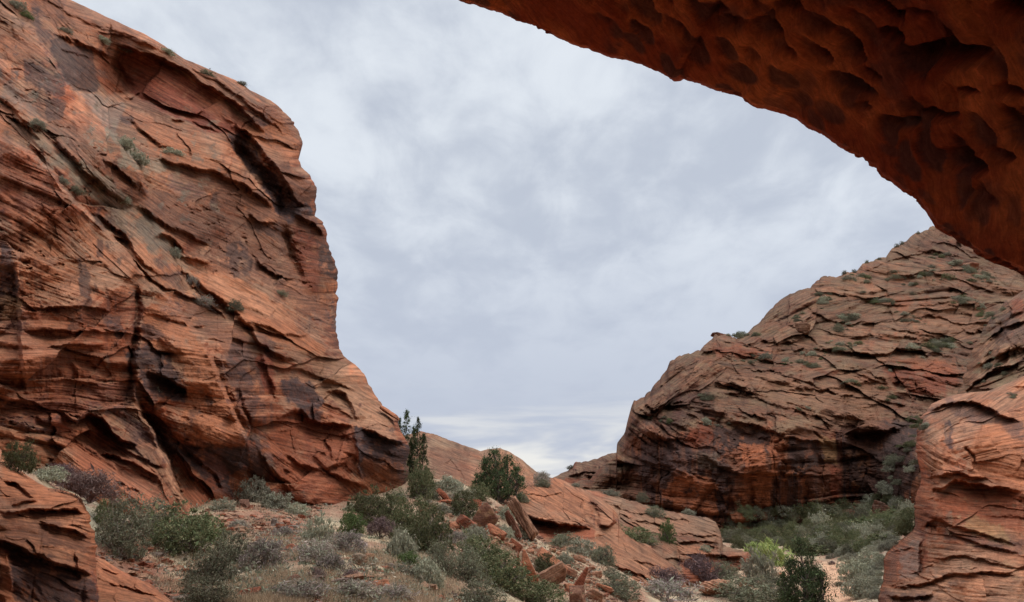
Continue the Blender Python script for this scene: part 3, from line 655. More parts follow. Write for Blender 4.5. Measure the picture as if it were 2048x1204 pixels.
MT_PATCHES = [
    ([(1340, 880), (1420, 850), (1520, 880), (1600, 880), (1700, 880), (1830, 850), (1835, 1000), (1700, 1040), (1500, 1045), (1380, 1020), (1330, 960)], 'varn', .30, 14, .9),
    ([(1425, 845), (1550, 868), (1560, 900), (1500, 905), (1430, 900)], 'blue', .9, 6, .4),
    ([(1570, 870), (1680, 885), (1670, 930), (1590, 940)], 'blue', .85, 6, .5),
    ([(1690, 860), (1840, 830), (1835, 960), (1790, 1010), (1700, 1000)], 'blue', .92, 8, .3),
    ([(1430, 920), (1480, 950), (1470, 975), (1440, 965)], 'blue', .8, 5, .3),
    ([(1480, 885), (1530, 890), (1530, 945), (1490, 945)], 'orange', .95, 7, .6),
    ([(1380, 850), (1425, 838), (1425, 880), (1390, 900), (1365, 890)], 'red', .8, 7, .5),
    ([(1390, 910), (1440, 905), (1430, 940), (1400, 935)], 'grey', .7, 7),
    ([(1540, 870), (1565, 870), (1572, 920), (1545, 940), (1535, 900)], 'orange', .85, 5, .5),
    ([(1635, 875), (1672, 875), (1680, 925), (1650, 930)], 'yel', .7, 5, .5),
    ([(1655, 935), (1680, 935), (1682, 1000), (1665, 1000)], 'red', .8, 4, .3),
    ([(1600, 955), (1612, 955), (1612, 1030), (1602, 1030)], 'orange', .8, 3, .3),
    ([(1480, 950), (1545, 945), (1540, 1020), (1480, 1040)], 'orange', .95, 6, .8),
    ([(1350, 940), (1430, 960), (1440, 1040), (1380, 1010), (1320, 1000)], 'orange', .9, 8, .7),
    ([(1310, 900), (1360, 880), (1400, 920), (1340, 960), (1280, 960), (1260, 920)], 'varn', .55, 10, .8),
    ([(1330, 800), (1420, 780), (1430, 830), (1340, 870), (1300, 850)], 'blue', .55, 10, .8),
    ([(1770, 740), (1900, 720), (1920, 770), (1870, 800), (1800, 780)], 'red', .75, 10, .5),
    ([(1780, 712), (1910, 718), (1920, 745), (1830, 745)], 'orange', .6, 8, .5),
    ([(1420, 690), (1540, 700), (1520, 715), (1440, 712)], 'red', .6, 8, .3),
    ([(1680, 855), (1740, 830), (1790, 860), (1760, 900), (1700, 900)], 'brown', .7, 8),
    ([(1640, 760), (1720, 730), (1780, 760), (1760, 850), (1640, 850), (1600, 820)], 'tan', .5, 12, .5),
    ([(1450, 740), (1600, 760), (1640, 820), (1500, 800)], 'tan', .4, 12, .6),
    ([(1800, 600), (1950, 600), (2000, 660), (1850, 690)], 'tan', .5, 14, .5),
    ([(1790, 580), (1830, 600), (1800, 630), (1780, 610)], 'orange', .6, 8),
]
STREAK = [(1250, 880), (1420, 860), (1560, 870), (1830, 850), (1850, 1060), (1300, 1060)]
MT_CELLS = [(q[0], q[1], q[2] * (.55 if q[2] > 0 else .8)) + tuple(q[3:]) for q in MT_CELLS]
mt = shell('mountain', 'T', MT_EDGE, 1110, (1100, 2300), (960, 640), MT_BASE, MT_CELLS, MT_STROKES, MT_PATCHES, Y0=190, mat=M_FAR, seed=8,
           big=(6.5, 4.4), sml=(1.3, .6), nz=(13, 4.6), rnd=(30, 14), ej=2.6, pal=('brown', 'tan', 'red'), palmix=.75, joints=(10, 1.6), pits=.8, lichen=.6, thick=60,
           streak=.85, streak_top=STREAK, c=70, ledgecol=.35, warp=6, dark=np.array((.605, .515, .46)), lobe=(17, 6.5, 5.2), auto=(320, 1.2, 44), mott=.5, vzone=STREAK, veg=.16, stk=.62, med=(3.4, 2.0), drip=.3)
tag(mt, 'layered brown sandstone mountain with dark streaked cliff on the right', 'mountain', kind='structure')

# distant low ridge in the gap
dr = shell('ridge_far', 'T', [(1040, 985), (1100, 958), (1125, 945), (1145, 935), (1150, 925), (1175, 922), (1200, 915), (1240, 905), (1330, 900)], 1060, (1045, 1330), (260, 120),
           [(1045, 1000, 260), (1200, 1000, 240), (1200, 920, 270), (1330, 1000, 230), (1330, 900, 260), (1100, 960, 280)], [(1100, 960, 18), (1200, 960, 15), (1180, 1000, 10)],
           [([(1100, 985), (1160, 975), (1230, 990)], 4, 12, 5, 10), ([(1120, 955), (1170, 945), (1230, 950)], 3, 10, 4, 8)],
           [([(1120, 960), (1240, 950), (1240, 1000), (1140, 1000)], 'red', .6, 12)], Y0=240, mat=M_FAR, seed=12, big=(6, 3), sml=(1.6, .6), nz=(18, 4), rnd=(12, 8), ej=2.0,
           pal=('brown', 'grey', 'tan'), joints=(12, 1.5), lichen=.6, thick=40, dark=np.array((.70, .60, .55)), lobe=(20, 8, 5), auto=(60, 2.0, 24), mott=.5)
tag(dr, 'low distant rocky ridge in the gap', 'ridge', kind='structure')

# smooth slickrock domes behind the junipers
dm = shell('slickrock_dome', 'T', [(700, 900), (780, 880), (840, 862), (868, 868), (905, 882), (950, 898), (962, 903), (975, 898), (1000, 896), (1022, 905), (1045, 920), (1062, 935), (1080, 948), (1100, 955), (1140, 975), (1200, 1000)], 1110, (700, 1200), (420, 220),
           [(700, 1100, 84), (700, 900, 110), (850, 1000, 84), (850, 870, 112), (950, 900, 118), (1000, 1000, 86), (1000, 900, 122), (1090, 950, 105), (1090, 1050, 84), (1200, 1050, 90), (1200, 1000, 98), (940, 960, 96)],
           [(880, 900, 25), (950, 940, 20), (1030, 930, 38), (1080, 980, 30)],
           [([(845, 870), (890, 895), (930, 930), (950, 960)], .5, 10, .5, 12), ([(940, 905), (965, 915), (990, 945)], 1.2, 20, -.3, 14), ([(880, 935), (900, 920), (925, 945), (935, 970)], .8, 14, 1.0, 10)],
           [([(850, 880), (930, 910), (940, 960), (870, 950)], 'brown', .6, 14, .7), ([(1000, 905), (1060, 940), (1080, 960), (1000, 950)], 'orange', .5, 14)],
           Y0=95, mat=M_MID, seed=15, big=(3.0, .35), sml=(.5, .12), nz=(7, .8), rnd=(70, 14), ej=.7, pal=('red', 'tan', 'orange'), palmix=.6, joints=(9, .12), lichen=.4, thick=25, c=50, auto=(30, .3, 40), mott=.4, dark=.74)
tag(dm, 'smooth rounded sandstone dome behind the two junipers', 'rock dome', kind='structure')

# far layered bench right of the middle
fb = shell('rock_bench', 'T', [(1120, 985), (1180, 980), (1215, 988), (1260, 1000), (1300, 1012), (1330, 1022), (1375, 1028), (1410, 1034), (1432, 1045), (1441, 1062), (1446, 1088), (1470, 1098), (1495, 1103), (1503, 1112), (1505, 1150), (1512, 1180)], 1240, (1120, 1510), (420, 300),
           [(1120, 1000, 108), (1200, 1000, 110), (1200, 1100, 88), (1300, 1020, 112), (1300, 1100, 90), (1400, 1040, 112), (1400, 1090, 98), (1440, 1120, 97), (1500, 1110, 100), (1500, 1180, 97), (1360, 1150, 86), (1400, 1180, 88), (1200, 1200, 80), (1250, 1060, 96)],
           [(1220, 1010, 18), (1280, 1030, 22), (1350, 1050, 20), (1400, 1060, 18), (1330, 1100, 26), (1420, 1110, 6), (1450, 1150, 4), (1280, 1080, 30)],
           [([(1345, 1088), (1380, 1084), (1430, 1086), (1446, 1090)], 1.2, 14, 1.2, 14), ([(1350, 1108), (1400, 1108), (1450, 1112), (1500, 1116)], 1.6, 14, 1.8, 18), ([(1240, 1030), (1290, 1045), (1340, 1055), (1350, 1085)], 1.2, 16, 1.5, 14),
            ([(1200, 1000), (1260, 1022), (1330, 1035), (1400, 1045)], .8, 10, .9, 8), ([(1355, 1065), (1400, 1072), (1440, 1070)], .8, 10, .8, 8), ('g', [(1352, 1085), (1356, 1120), (1352, 1150)], 1.6, 7),
            ([(1330, 1118), (1352, 1116), (1368, 1122)], .9, 8, 1.2, 8)],
           [([(1355, 1092), (1440, 1092), (1445, 1120), (1360, 1125)], 'orange', .6, 8, .3), ([(1360, 1120), (1480, 1122), (1480, 1180), (1370, 1170)], 'red', .8, 8, .2), ([(1480, 1120), (1510, 1115), (1512, 1160), (1485, 1155)], 'varn', .8, 6, .3),
            ([(1150, 990), (1330, 1025), (1430, 1045), (1430, 1080), (1340, 1070), (1200, 1020)], 'tan', .5, 14, .7)],
           Y0=98, mat=M_MID, seed=19, big=(1.7, .75), sml=(.45, .22), nz=(5, .9), rnd=(14, 4), ej=1.6, pal=('red', 'tan', 'brown'), palmix=.6, joints=(4, .35), lichen=.35, thick=12, c=40, auto=(80, .4, 40), mott=.62, dark=.68, lobe=(8, 2.4, .9), med=(.9, .8), stk=1.1)
tag(fb, 'low bench of stacked thin sandstone layers in the middle of the valley', 'rock ledge', kind='structure')

# middle cross-bedded outcrop with undercut
ou = shell('rock_outcrop', 'T', [(1000, 985), (1030, 975), (1060, 962), (1085, 956), (1110, 955), (1140, 966), (1165, 978), (1185, 990), (1205, 998), (1225, 1015), (1236, 1030), (1238, 1046), (1252, 1068), (1290, 1092), (1340, 1124), (1365, 1150), (1375, 1175), (1385, 1200)], 1260, (1000, 1385), (430, 330),
           [(1000, 1000, 74), (1060, 965, 84), (1120, 960, 88), (1200, 1000, 82), (1230, 1040, 78), (1100, 1030, 72), (1160, 1040, 72), (1100, 1070, 68), (1200, 1070, 70), (1150, 1100, 61), (1250, 1110, 66), (1300, 1120, 70), (1370, 1170, 70), (1200, 1160, 54), (1300, 1190, 58), (1000, 1200, 50), (1030, 1080, 62)],
           [(1100, 1000, 32), (1150, 1020, 28), (1060, 990, 28), (1180, 1030, 20), (1130, 1060, 5), (1150, 1095, 10), (1230, 1110, 28), (1300, 1130, 30), (1200, 1140, 22), (1215, 1010, 40)],
           [([(1040, 1022), (1075, 1040), (1120, 1050), (1165, 1056), (1192, 1050)], 2.6, 45, 2.8, 22), ([(1192, 1050), (1215, 1052), (1240, 1038)], 1.6, 22, 2.8, 20), ('g', [(1178, 990), (1190, 1015), (1194, 1048), (1192, 1062)], 2.0, 6),
            ([(1085, 1080), (1130, 1080), (1190, 1078)], -.4, 12, -1.2, 20), ([(1160, 1110), (1200, 1115), (1250, 1140), (1300, 1158)], .8, 14, .9, 12), ([(1200, 1085), (1215, 1092), (1232, 1105)], .5, 8, .9, 8), ([(1040, 985), (1090, 990), (1140, 985)], .6, 12, .7, 8),
            ([(1230, 1130), (1280, 1150), (1330, 1172)], .8, 10, .9, 10)],
           [([(1075, 1045), (1190, 1056), (1195, 1078), (1085, 1075)], 'red', .85, 6, .2), ([(1040, 1025), (1120, 1048), (1120, 1056), (1050, 1045)], 'varn', .7, 6), ([(1050, 970), (1120, 962), (1190, 1010), (1195, 1040), (1120, 1030), (1050, 1000)], 'orange', .55, 12, .5),
            ([(1100, 1085), (1200, 1085), (1330, 1130), (1300, 1150), (1180, 1110)], 'pale', .35, 14, .5), ([(1060, 1040), (1075, 1040), (1080, 1070), (1065, 1070)], 'varn', .5, 8)],
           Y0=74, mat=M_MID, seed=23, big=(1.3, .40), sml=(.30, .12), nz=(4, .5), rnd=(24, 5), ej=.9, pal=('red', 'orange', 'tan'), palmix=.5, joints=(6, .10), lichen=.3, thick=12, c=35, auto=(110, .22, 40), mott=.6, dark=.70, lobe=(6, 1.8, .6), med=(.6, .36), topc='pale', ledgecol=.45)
tag(ou, 'red cross-bedded sandstone outcrop with a shadowed undercut in the middle', 'rock outcrop', kind='structure')

# right side: rear buttress and near pillar
rb = shell('buttress_rear', 'L', [(2150, 500), (2060, 572), (2040, 585), (2015, 600), (1985, 632), (1965, 662), (1945, 700), (1932, 735), (1925, 770), (1910, 795), (1900, 810), (1870, 850), (1860, 900)], 2300, (500, 900), (360, 300),
           [(2150, 500, 130), (2048, 600, 112), (1940, 720, 104), (1900, 820, 98), (2048, 720, 96), (2048, 800, 86), (2300, 500, 120), (2300, 900, 70), (1900, 900, 88)],
           [(2000, 650, -30), (1960, 720, -40), (2040, 700, -25), (2000, 760, -20), (1950, 790, -15), (2048, 620, -35)],
           [([(1940, 740), (1980, 720), (2048, 690)], 2, 20, 2.5, 18), ([(1920, 790), (1980, 745), (2048, 730)], 2, 18, 2.5, 16), ([(1965, 690), (2000, 660), (2060, 640)], 2, 18, 2.4, 16), ('g', [(2010, 620), (1995, 680), (1960, 760)], 2, 8)],
           [([(1980, 640), (2048, 610), (2048, 680), (1990, 700)], 'varn', .6, 12, .7), ([(2020, 600), (2048, 595), (2048, 640), (2030, 640)], 'red', .6, 6)],
           Y0=100, mat=M_MID, seed=29, big=(3.0, 1.2), sml=(.6, .28), nz=(7, 1.5), rnd=(40, 8), ej=2.5, pal=('brown', 'tan', 'grey'), palmix=.6, joints=(6, .7), lichen=.45, thick=20, lobe=(12, 5, 2.4), auto=(50, 1.0, 44), mott=.6, dark=np.array((.68, .60, .54)), veg=.3)
tag(rb, 'rugged brown sandstone buttress behind the near right pillar', 'cliff', kind='structure')
RP_EDGE = [(2200, 690), (2120, 715), (2048, 752), (2020, 765), (1975, 782), (1940, 785), (1905, 790), (1880, 800), (1862, 808), (1855, 822), (1842, 835), (1838, 850), (1832, 862), (1834, 885), (1832, 905), (1838, 930), (1841, 950), (1838, 975), (1830, 1000), (1828, 1030),
           (1830, 1050), (1822, 1062), (1806, 1075), (1788, 1090), (1772, 1106), (1766, 1120), (1769, 1140), (1765, 1165), (1757, 1180), (1754, 1195), (1760, 1215), (1760, 1300)]
rp = shell('pillar_right', 'L', RP_EDGE, 2300, (690, 1290), (640, 520),
           [(2200, 690, 66), (2048, 760, 58), (1900, 800, 54), (1840, 870, 50), (1840, 1000, 48), (1770, 1110, 49), (1760, 1200, 45), (2048, 900, 46), (2048, 1050, 43), (2048, 1200, 37), (1900, 1200, 41), (1900, 1000, 46), (2300, 700, 56), (2300, 1290, 30), (1900, 900, 48), (1950, 980, 47)],
           [(1900, 800, -20), (1980, 800, -28), (1870, 840, -30), (1950, 880, -14), (2020, 860, -10), (1870, 920, 25), (1900, 960, 8), (1950, 980, 5), (2030, 960, 8), (1880, 1020, 4), (1980, 1050, 6), (1900, 1090, 8), (1980, 1120, 8), (1850, 1120, 6), (1900, 1170, 10), (2020, 1180, 8), (1800, 1180, 6)],
           [([(1845, 835), (1880, 812), (1930, 802), (1960, 808), (2000, 830), (2048, 850)], 2.0, 24, 1.8, 30), ([(1980, 842), (1965, 848), (1955, 870), (1952, 900)], .4, 20, .5, 20),
            ([(1850, 965), (1872, 950), (1920, 948), (1960, 955), (1980, 958)], 1.2, 16, .9, 14), ([(1850, 985), (1885, 978), (1910, 962), (1960, 970), (2048, 985)], 1.4, 20, 2.4, 42),
            ([(1832, 1060), (1870, 1040), (1920, 1055), (1990, 1075), (2048, 1095)], .6, 18, .8, 14), ([(1900, 1068), (1950, 1085), (2048, 1110)], .7, 14, .9, 16), ([(1850, 1058), (1858, 1045), (1872, 1050), (1875, 1068)], .6, 8, 2.2, 9),
            ('g', [(1844, 1060), (1845, 1100), (1843, 1140), (1832, 1165)], 1.2, 5), ([(1772, 1108), (1800, 1100), (1830, 1092)], .6, 14, .5, 12), ([(1765, 1165), (1800, 1175), (1850, 1168), (1900, 1150), (1960, 1145), (2048, 1150)], .8, 16, 1.0, 18),
            ([(1760, 1190), (1800, 1196), (1850, 1192), (1880, 1182)], .7, 10, 1.2, 14), ([(1860, 1120), (1920, 1110), (2000, 1130), (2048, 1140)], .5, 10, .6, 10), ('g', [(1890, 850), (1892, 900), (1902, 950)], .6, 8)],
           [([(1885, 840), (1902, 840), (1904, 890), (1900, 905), (1890, 890)], 'varn', .85, 6, .4), ([(1890, 800), (1960, 805), (2000, 830), (2048, 850), (2048, 890), (1990, 850), (1950, 845), (1900, 830)], 'varn', .6, 10, .7),
            ([(1965, 850), (2000, 845), (2020, 870), (2048, 885), (2048, 975), (1950, 950), (1930, 900), (1950, 880)], 'orange', .75, 12, .3), ([(1845, 860), (1890, 850), (1890, 930), (1850, 950)], 'tan', .35, 12),
            ([(1870, 985), (2048, 985), (2048, 1060), (1950, 1060), (1870, 1020)], 'red', .75, 14, .2), ([(1880, 1060), (2048, 1080), (2048, 1110), (1900, 1085)], 'varn', .5, 10, .8),
            ([(1940, 1030), (2010, 1060), (2030, 1100), (1990, 1080), (1930, 1060)], 'yel', .5, 12, .5), ([(1770, 1110), (1795, 1100), (1798, 1165), (1770, 1160)], 'brown', .8, 5), ([(1800, 1095), (1842, 1070), (1844, 1140), (1830, 1160), (1800, 1160)], 'grey', .55, 6, .7),
            ([(1757, 1180), (1850, 1185), (1880, 1200), (1760, 1215)], 'varn', .55, 8, .7), ([(1845, 1090), (2048, 1110), (2048, 1204), (1870, 1204), (1860, 1150)], 'pale', .3, 16, .6)],
           Y0=46, mat=M_CLIFF, seed=33, big=(1.9, .40), sml=(.32, .12), nz=(4, .6), rnd=(45, 4), ej=1.8, pal=('red', 'orange', 'brown'), palmix=.45, joints=(5, .16), pits=.2, lichen=.35, thick=14, auto=(40, .14, 60), mott=.42, dark=.93, stk=.66, lobe=(8, 3, .4), med=(.8, .12), drip=.2)
tag(rp, 'near orange sandstone pillar with an overhanging top at the right edge', 'rock pillar', kind='structure')

# near-left foreground rock and slab
nr = shell('rock_near', 'R', [(-60, 820), (-10, 890), (8, 906), (12, 922), (30, 932), (52, 950), (75, 966), (95, 975), (125, 980), (150, 988), (165, 1000), (172, 1018), (182, 1032), (183, 1042), (178, 1046), (188, 1062), (190, 1085), (195, 1092), (189, 1110), (192, 1140), (198, 1204), (200, 1300)], -300, (820, 1290), (420, 360),
           [(-300, 820, 16), (-60, 830, 17), (20, 920, 16.5), (100, 980, 16), (170, 1020, 15.5), (190, 1100, 15), (100, 1100, 13.6), (0, 1100, 12.8), (0, 1000, 14), (-300, 1290, 10), (190, 1290, 13.5), (60, 1200, 13)],
           [(20, 980, 12), (60, 1010, 4), (120, 1030, 5), (60, 1060, 14), (130, 1070, 14), (60, 1110, 24), (140, 1130, 18), (80, 1170, 30)],
           [([(20, 1010), (60, 1002), (80, 1003)], .35, 14, .4, 10), ([(0, 1030), (60, 1020), (110, 1022), (150, 1018), (182, 1032)], .5, 26, .55, 20), ([(60, 1045), (110, 1052), (150, 1062), (192, 1085)], .3, 16, .35, 14),
            ([(-20, 1075), (20, 1088), (70, 1110), (120, 1130), (192, 1150)], .35, 26, .9, 30), ([(-10, 1090), (15, 1100), (22, 1150), (24, 1204)], .1, 14, -.4, 20), ([(0, 960), (30, 968), (55, 985), (75, 1003)], .3, 14, .3, 14), ([(150, 1100), (155, 1130), (160, 1160)], .2, 12, .15, 10)],
           [([(20, 1100), (120, 1135), (190, 1160), (198, 1204), (30, 1204), (22, 1140)], 'varn', .85, 8, .6), ([(75, 1052), (150, 1070), (188, 1090), (185, 1110), (120, 1095), (80, 1080)], 'brown', .8, 6, .6), ([(10, 930), (100, 978), (170, 1005), (180, 1030), (60, 1010), (0, 1000), (0, 940)], 'orange', .8, 10, .2),
            ([(0, 1090), (18, 1105), (20, 1204), (0, 1204)], 'orange', .7, 5), ([(0, 1040), (80, 1045), (80, 1085), (20, 1085)], 'brown', .55, 10)],
           Y0=14.5, mat=M_NEAR, seed=41, big=(.55, .13), sml=(.10, .03), nz=(1.3, .17), rnd=(26, 1.2), ej=1.6, pal=('red', 'orange', 'pale'), palmix=.3, joints=(1.6, .05), pits=.05, lichen=.3, thick=3.5, c=30, auto=(30, .04, 44), mott=.5, dark=1.0, stk=1.1, lobe=(1.7, .6, .22), med=(.25, .06), drip=.2)
tag(nr, 'near red rock with a flat jutting ledge in the lower left corner', 'rock outcrop', kind='structure')
ns = shell('slab_near', 'T', [(120, 1090), (185, 1112), (210, 1120), (240, 1140), (270, 1155), (300, 1168), (325, 1188), (345, 1204), (400, 1250)], 1330, (120, 400), (200, 150),
           [(120, 1100, 19), (190, 1115, 19), (300, 1170, 17.5), (345, 1204, 17), (200, 1200, 15), (300, 1250, 14), (400, 1250, 16), (120, 1320, 13), (400, 1330, 14)],
           [(220, 1150, 30), (260, 1190, 15), (200, 1180, 10), (320, 1200, 28)],
           [([(195, 1138), (220, 1142), (250, 1150)], .15, 8, .18, 7), ([(200, 1170), (250, 1172), (300, 1190), (330, 1200)], .2, 10, .22, 8)], [([(190, 1120), (345, 1204), (200, 1204)], 'orange', .5, 12, .4)],
           Y0=17, mat=M_NEAR, seed=45, big=(.5, .10), sml=(.11, .035), nz=(1.6, .15), rnd=(10, .8), ej=.8, pal=('orange', 'red', 'pale'), palmix=.4, joints=(2, .04), lichen=.2, thick=2.5, c=25, auto=(30, .06, 30), mott=.3, dark=.95, med=(.2, .05), lobe=(1.5, .5, .10))
tag(ns, 'tilted orange sandstone slab beside the near left rock', 'rock slab', kind='structure')
# ------------------------------------------------------------------ rock arch overhead
AE = [(-700, 1500, 20), (-660, 800, 20), (-500, 300, 20), (-200, -20, 21), (200, -130, 22), (600, -95, 22), (850, -32, 22), (938, 0, 22), (985, 15, 22), (1010, 26, 22), (1060, 46, 21.6), (1120, 72, 21.4), (1180, 95, 21), (1238, 113, 20.7), (1255, 114, 20.6), (1300, 131, 20.3), (1312, 133, 20.2), (1328, 143, 20.1), (1343, 153, 20),
      (1352, 153, 20), (1360, 147, 20), (1375, 153, 19.8), (1420, 170, 19.6), (1440, 177, 19.5), (1482, 186, 19.2), (1488, 194, 19.1), (1520, 210, 19), (1553, 214, 18.9), (1592, 228, 18.7), (1602, 238, 18.6), (1620, 250, 18.5), (1650, 264, 18.3), (1688, 286, 18.1), (1700, 296, 18), (1750, 326, 17.7), (1772, 346, 17.5), (1790, 360, 17.4),
      (1808, 374, 17.3), (1828, 384, 17.2), (1845, 400, 17), (1858, 417, 17), (1866, 430, 17), (1876, 446, 16.9), (1895, 455, 16.8), (1935, 480, 16.4), (1980, 508, 16), (2048, 532, 15.5), (2130, 575, 15), (2250, 680, 14.5), (2340, 900, 14.2), (2370, 1200, 14), (2380, 1700, 14)]
def build_arch():
    A = np.array(AE, float); K = 0.62; A[:, 2] *= K
    seg = np.r_[0, np.cumsum(np.hypot(np.diff(A[:, 0]), np.diff(A[:, 1])))]
    # dense inside the frame, coarse outside
    tt = np.unique(np.concatenate([np.linspace(0, seg[6], 90), np.linspace(seg[6], seg[47], 820), np.linspace(seg[47], seg[-1], 130)]))
    ex = np.interp(tt, seg, A[:, 0]); ey = np.interp(tt, seg, A[:, 1]); eY = np.interp(tt, seg, A[:, 2])
    ey = ey + 6.0 * np.maximum(fbm(tt / 34, tt * 0, 4, 2, .5, 206), -.1) + 4.5 * fbm(tt / 20, tt * 0, 0, 4, .6, 201)
    dx, dz = ray(ex, ey); E = np.stack([dx * eY, eY, dz * eY], -1)
    cx, cz = -4.0 * K, 0.5 * K
    O = np.stack([E[:, 0] - cx, np.zeros(len(E)), np.maximum(E[:, 2] - cz, -1.0)], -1)
    # smooth the outward direction along the arch
    ker = np.ones(61) / 61
    for k in (0, 2): O[:, k] = np.convolve(np.pad(O[:, k], 30, 'edge'), ker, 'valid')
    O /= np.linalg.norm(O, axis=1)[:, None]
    Es = E.copy()
    for k in range(3): Es[:, k] = np.convolve(np.pad(E[:, k], 30, 'edge'), ker, 'valid')
    s = np.concatenate([np.linspace(-1, -0.02, 30), np.linspace(0, 1, 520) ** 1.15])
    y_in = K * np.array([0, -2.5, -6, -10, -18, -36.0]); o_in = K * np.array([0, .95, 1.7, 2.2, 2.2, .8]); k_in = np.array([0, .07, .2, .42, .68, 1.0])
    P = np.zeros((len(tt), len(s), 3))
    for j, sj in enumerate(s):
        if sj >= 0:
            w = smooth(np.array(sj), 0.02, 0.14)
            base = E * (1 - w) + Es * w
            P[:, j] = base + O * np.interp(sj, k_in, o_in); P[:, j, 1] += np.interp(sj, k_in, y_in)
        else:
            u = -sj; P[:, j] = E + O * (3.0 * u ** 1.3); P[:, j, 1] += 1.5 * math.sin(u * 2.2)
    px, py = proj(P[..., 0], P[..., 1], P[..., 2])
    front = P[..., 1] * CP + P[..., 2] * SP > 0.5
    und = (s >= 0)[None, :] & np.ones((len(tt), 1), bool)
    disp = np.zeros(px.shape)
    arc = np.r_[0, np.cumsum(np.linalg.norm(np.diff(Es, axis=0), axis=1))][:, None] / K + P[..., 1] * 0
    U = arc; V = P[..., 1] / K
    uw = U + .4 * fbm(U / 1.6, V / 1.6, 0, 4, .55, 210); vw = V + .3 * fbm(U / 1.6, V / 1.6, 4, 4, .55, 211)
    # weathered cups in rows, elongated along the arch
    a_, b_ = R(8), 1
    ur = uw * math.cos(a_) + vw * math.sin(a_); vr = -uw * math.sin(a_) + vw * math.cos(a_)
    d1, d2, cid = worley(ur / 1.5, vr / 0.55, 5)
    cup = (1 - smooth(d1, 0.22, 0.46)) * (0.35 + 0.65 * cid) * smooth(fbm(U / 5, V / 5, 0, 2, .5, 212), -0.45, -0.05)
    disp += 0.34 * cup
    d1, d2, cid2 = worley(ur / 0.62 + 9, vr / 0.42, 9)
    cup2 = (1 - smooth(d1, 0.15, 0.5)) * cid2 * smooth(fbm(U / 3, V / 3, 0, 2, .5, 213), -0.05, 0.25)
    disp += 0.20 * cup2
    disp += 0.20 * fbm(U / 3.0, V / 2.0, 0, 7, .58, 214) + 0.10 * fbm(ur / 1.2, vr / .22, 0, 5, .6, 218)
    wpx = px + 7 * fbm(px / 60, py / 60, 0, 3, .5, 215); wpy = py + 7 * fbm(px / 60, py / 60, 4, 3, .5, 216)
    SCL = [(1880, 118, 88, 34, 0, 1.5), (1775, 76, 34, 22, 10, .9), (1690, 170, 75, 28, 22, .8), (1860, 232, 42, 14, 8, .8), (1790, 250, 42, 16, 12, .7), (1915, 328, 66, 26, 17, 1.2), (1930, 185, 30, 9, 5, .7), (1722, 214, 22, 8, 0, .6),
           (1655, 222, 50, 22, 35, .5), (1600, 196, 40, 18, 35, .45), (1478, 148, 50, 20, 30, .6), (1392, 112, 40, 18, 28, .45), (1520, 64, 50, 18, 22, .6), (1440, 52, 36, 16, 20, .45), (1620, 50, 60, 24, 18, .5), (1560, 24, 40, 14, 15, .5),
           (1700, 108, 40, 16, 30, .5), (1340, 50, 36, 14, 30, .4), (1280, 62, 30, 12, 30, .35), (2020, 22, 50, 28, 0, 1.3), (1995, 312, 40, 16, 8, .5), (1775, 300, 40, 12, 30, .4), (1800, 338, 26, 9, 35, .35), (1850, 392, 34, 10, 40, .3),
           (1960, 395, 50, 16, 20, .4), (2010, 185, 40, 18, 5, .6), (1640, 108, 34, 14, 25, .45), (1820, 30, 40, 10, 5, .3), (1560, 100, 40, 14, 28, .4), (1500, 110, 30, 12, 30, .3), (1420, 20, 30, 14, 30, .4), (1200, 40, 30, 10, 30, .3), (1740, 148, 30, 10, 30, .5)]
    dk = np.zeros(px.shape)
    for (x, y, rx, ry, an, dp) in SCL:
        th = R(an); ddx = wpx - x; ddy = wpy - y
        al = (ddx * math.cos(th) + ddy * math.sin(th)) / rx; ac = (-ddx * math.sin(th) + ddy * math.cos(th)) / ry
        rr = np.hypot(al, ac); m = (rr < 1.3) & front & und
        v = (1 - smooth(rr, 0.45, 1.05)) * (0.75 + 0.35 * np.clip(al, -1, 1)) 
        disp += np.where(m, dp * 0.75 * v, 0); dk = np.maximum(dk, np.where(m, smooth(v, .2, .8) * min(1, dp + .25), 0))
    for pts, up_, la, dn, lb in [([(1840, 150), (1930, 138), (2048, 110)], .1, 12, .12, 12), ([(1700, 372), (1760, 360), (1800, 345)], .06, 10, .1, 8), ([(1760, 352), (1850, 340), (1980, 345)], .05, 10, .08, 10)]:
        disp = apply_strokes(px, py, disp, [(pts, -up_, la, -dn, lb)], 0, 0) if False else disp
    lip = 1 - smooth(s, 0.03, 0.16)[None, :]; disp = disp * (1 - lip) + np.maximum(disp, 0) * .6 * lip
    sfade = smooth(np.abs(s), 0.0, 0.05)[None, :]
    P = P + O[:, None, :] * (disp * sfade)[..., None]
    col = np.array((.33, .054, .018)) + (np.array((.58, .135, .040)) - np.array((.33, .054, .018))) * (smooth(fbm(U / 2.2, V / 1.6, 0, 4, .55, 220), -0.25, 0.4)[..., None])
    vm = np.maximum(np.maximum(0.45 * smooth(fbm(U / 1.4, V / .9, 0, 4, .6, 221), 0.10, 0.35), .70 * smooth(cup, .2, .6)), dk * .9)[..., None]  # varnish in patches; cups and hollows also carry shade painted into the colour
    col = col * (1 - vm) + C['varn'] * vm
    col = col * (1 + .6 * fbm(ur / .5, vr / .15, 0, 5, .65, 230)[..., None])
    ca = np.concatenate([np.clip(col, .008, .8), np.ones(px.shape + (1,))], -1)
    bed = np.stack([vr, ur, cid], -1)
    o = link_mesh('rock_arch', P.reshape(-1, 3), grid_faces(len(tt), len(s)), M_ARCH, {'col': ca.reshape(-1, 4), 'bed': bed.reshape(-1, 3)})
    tag(o, 'dark red sandstone arch overhead with scooped hollows in its underside', 'rock arch', kind='structure')
build_arch()

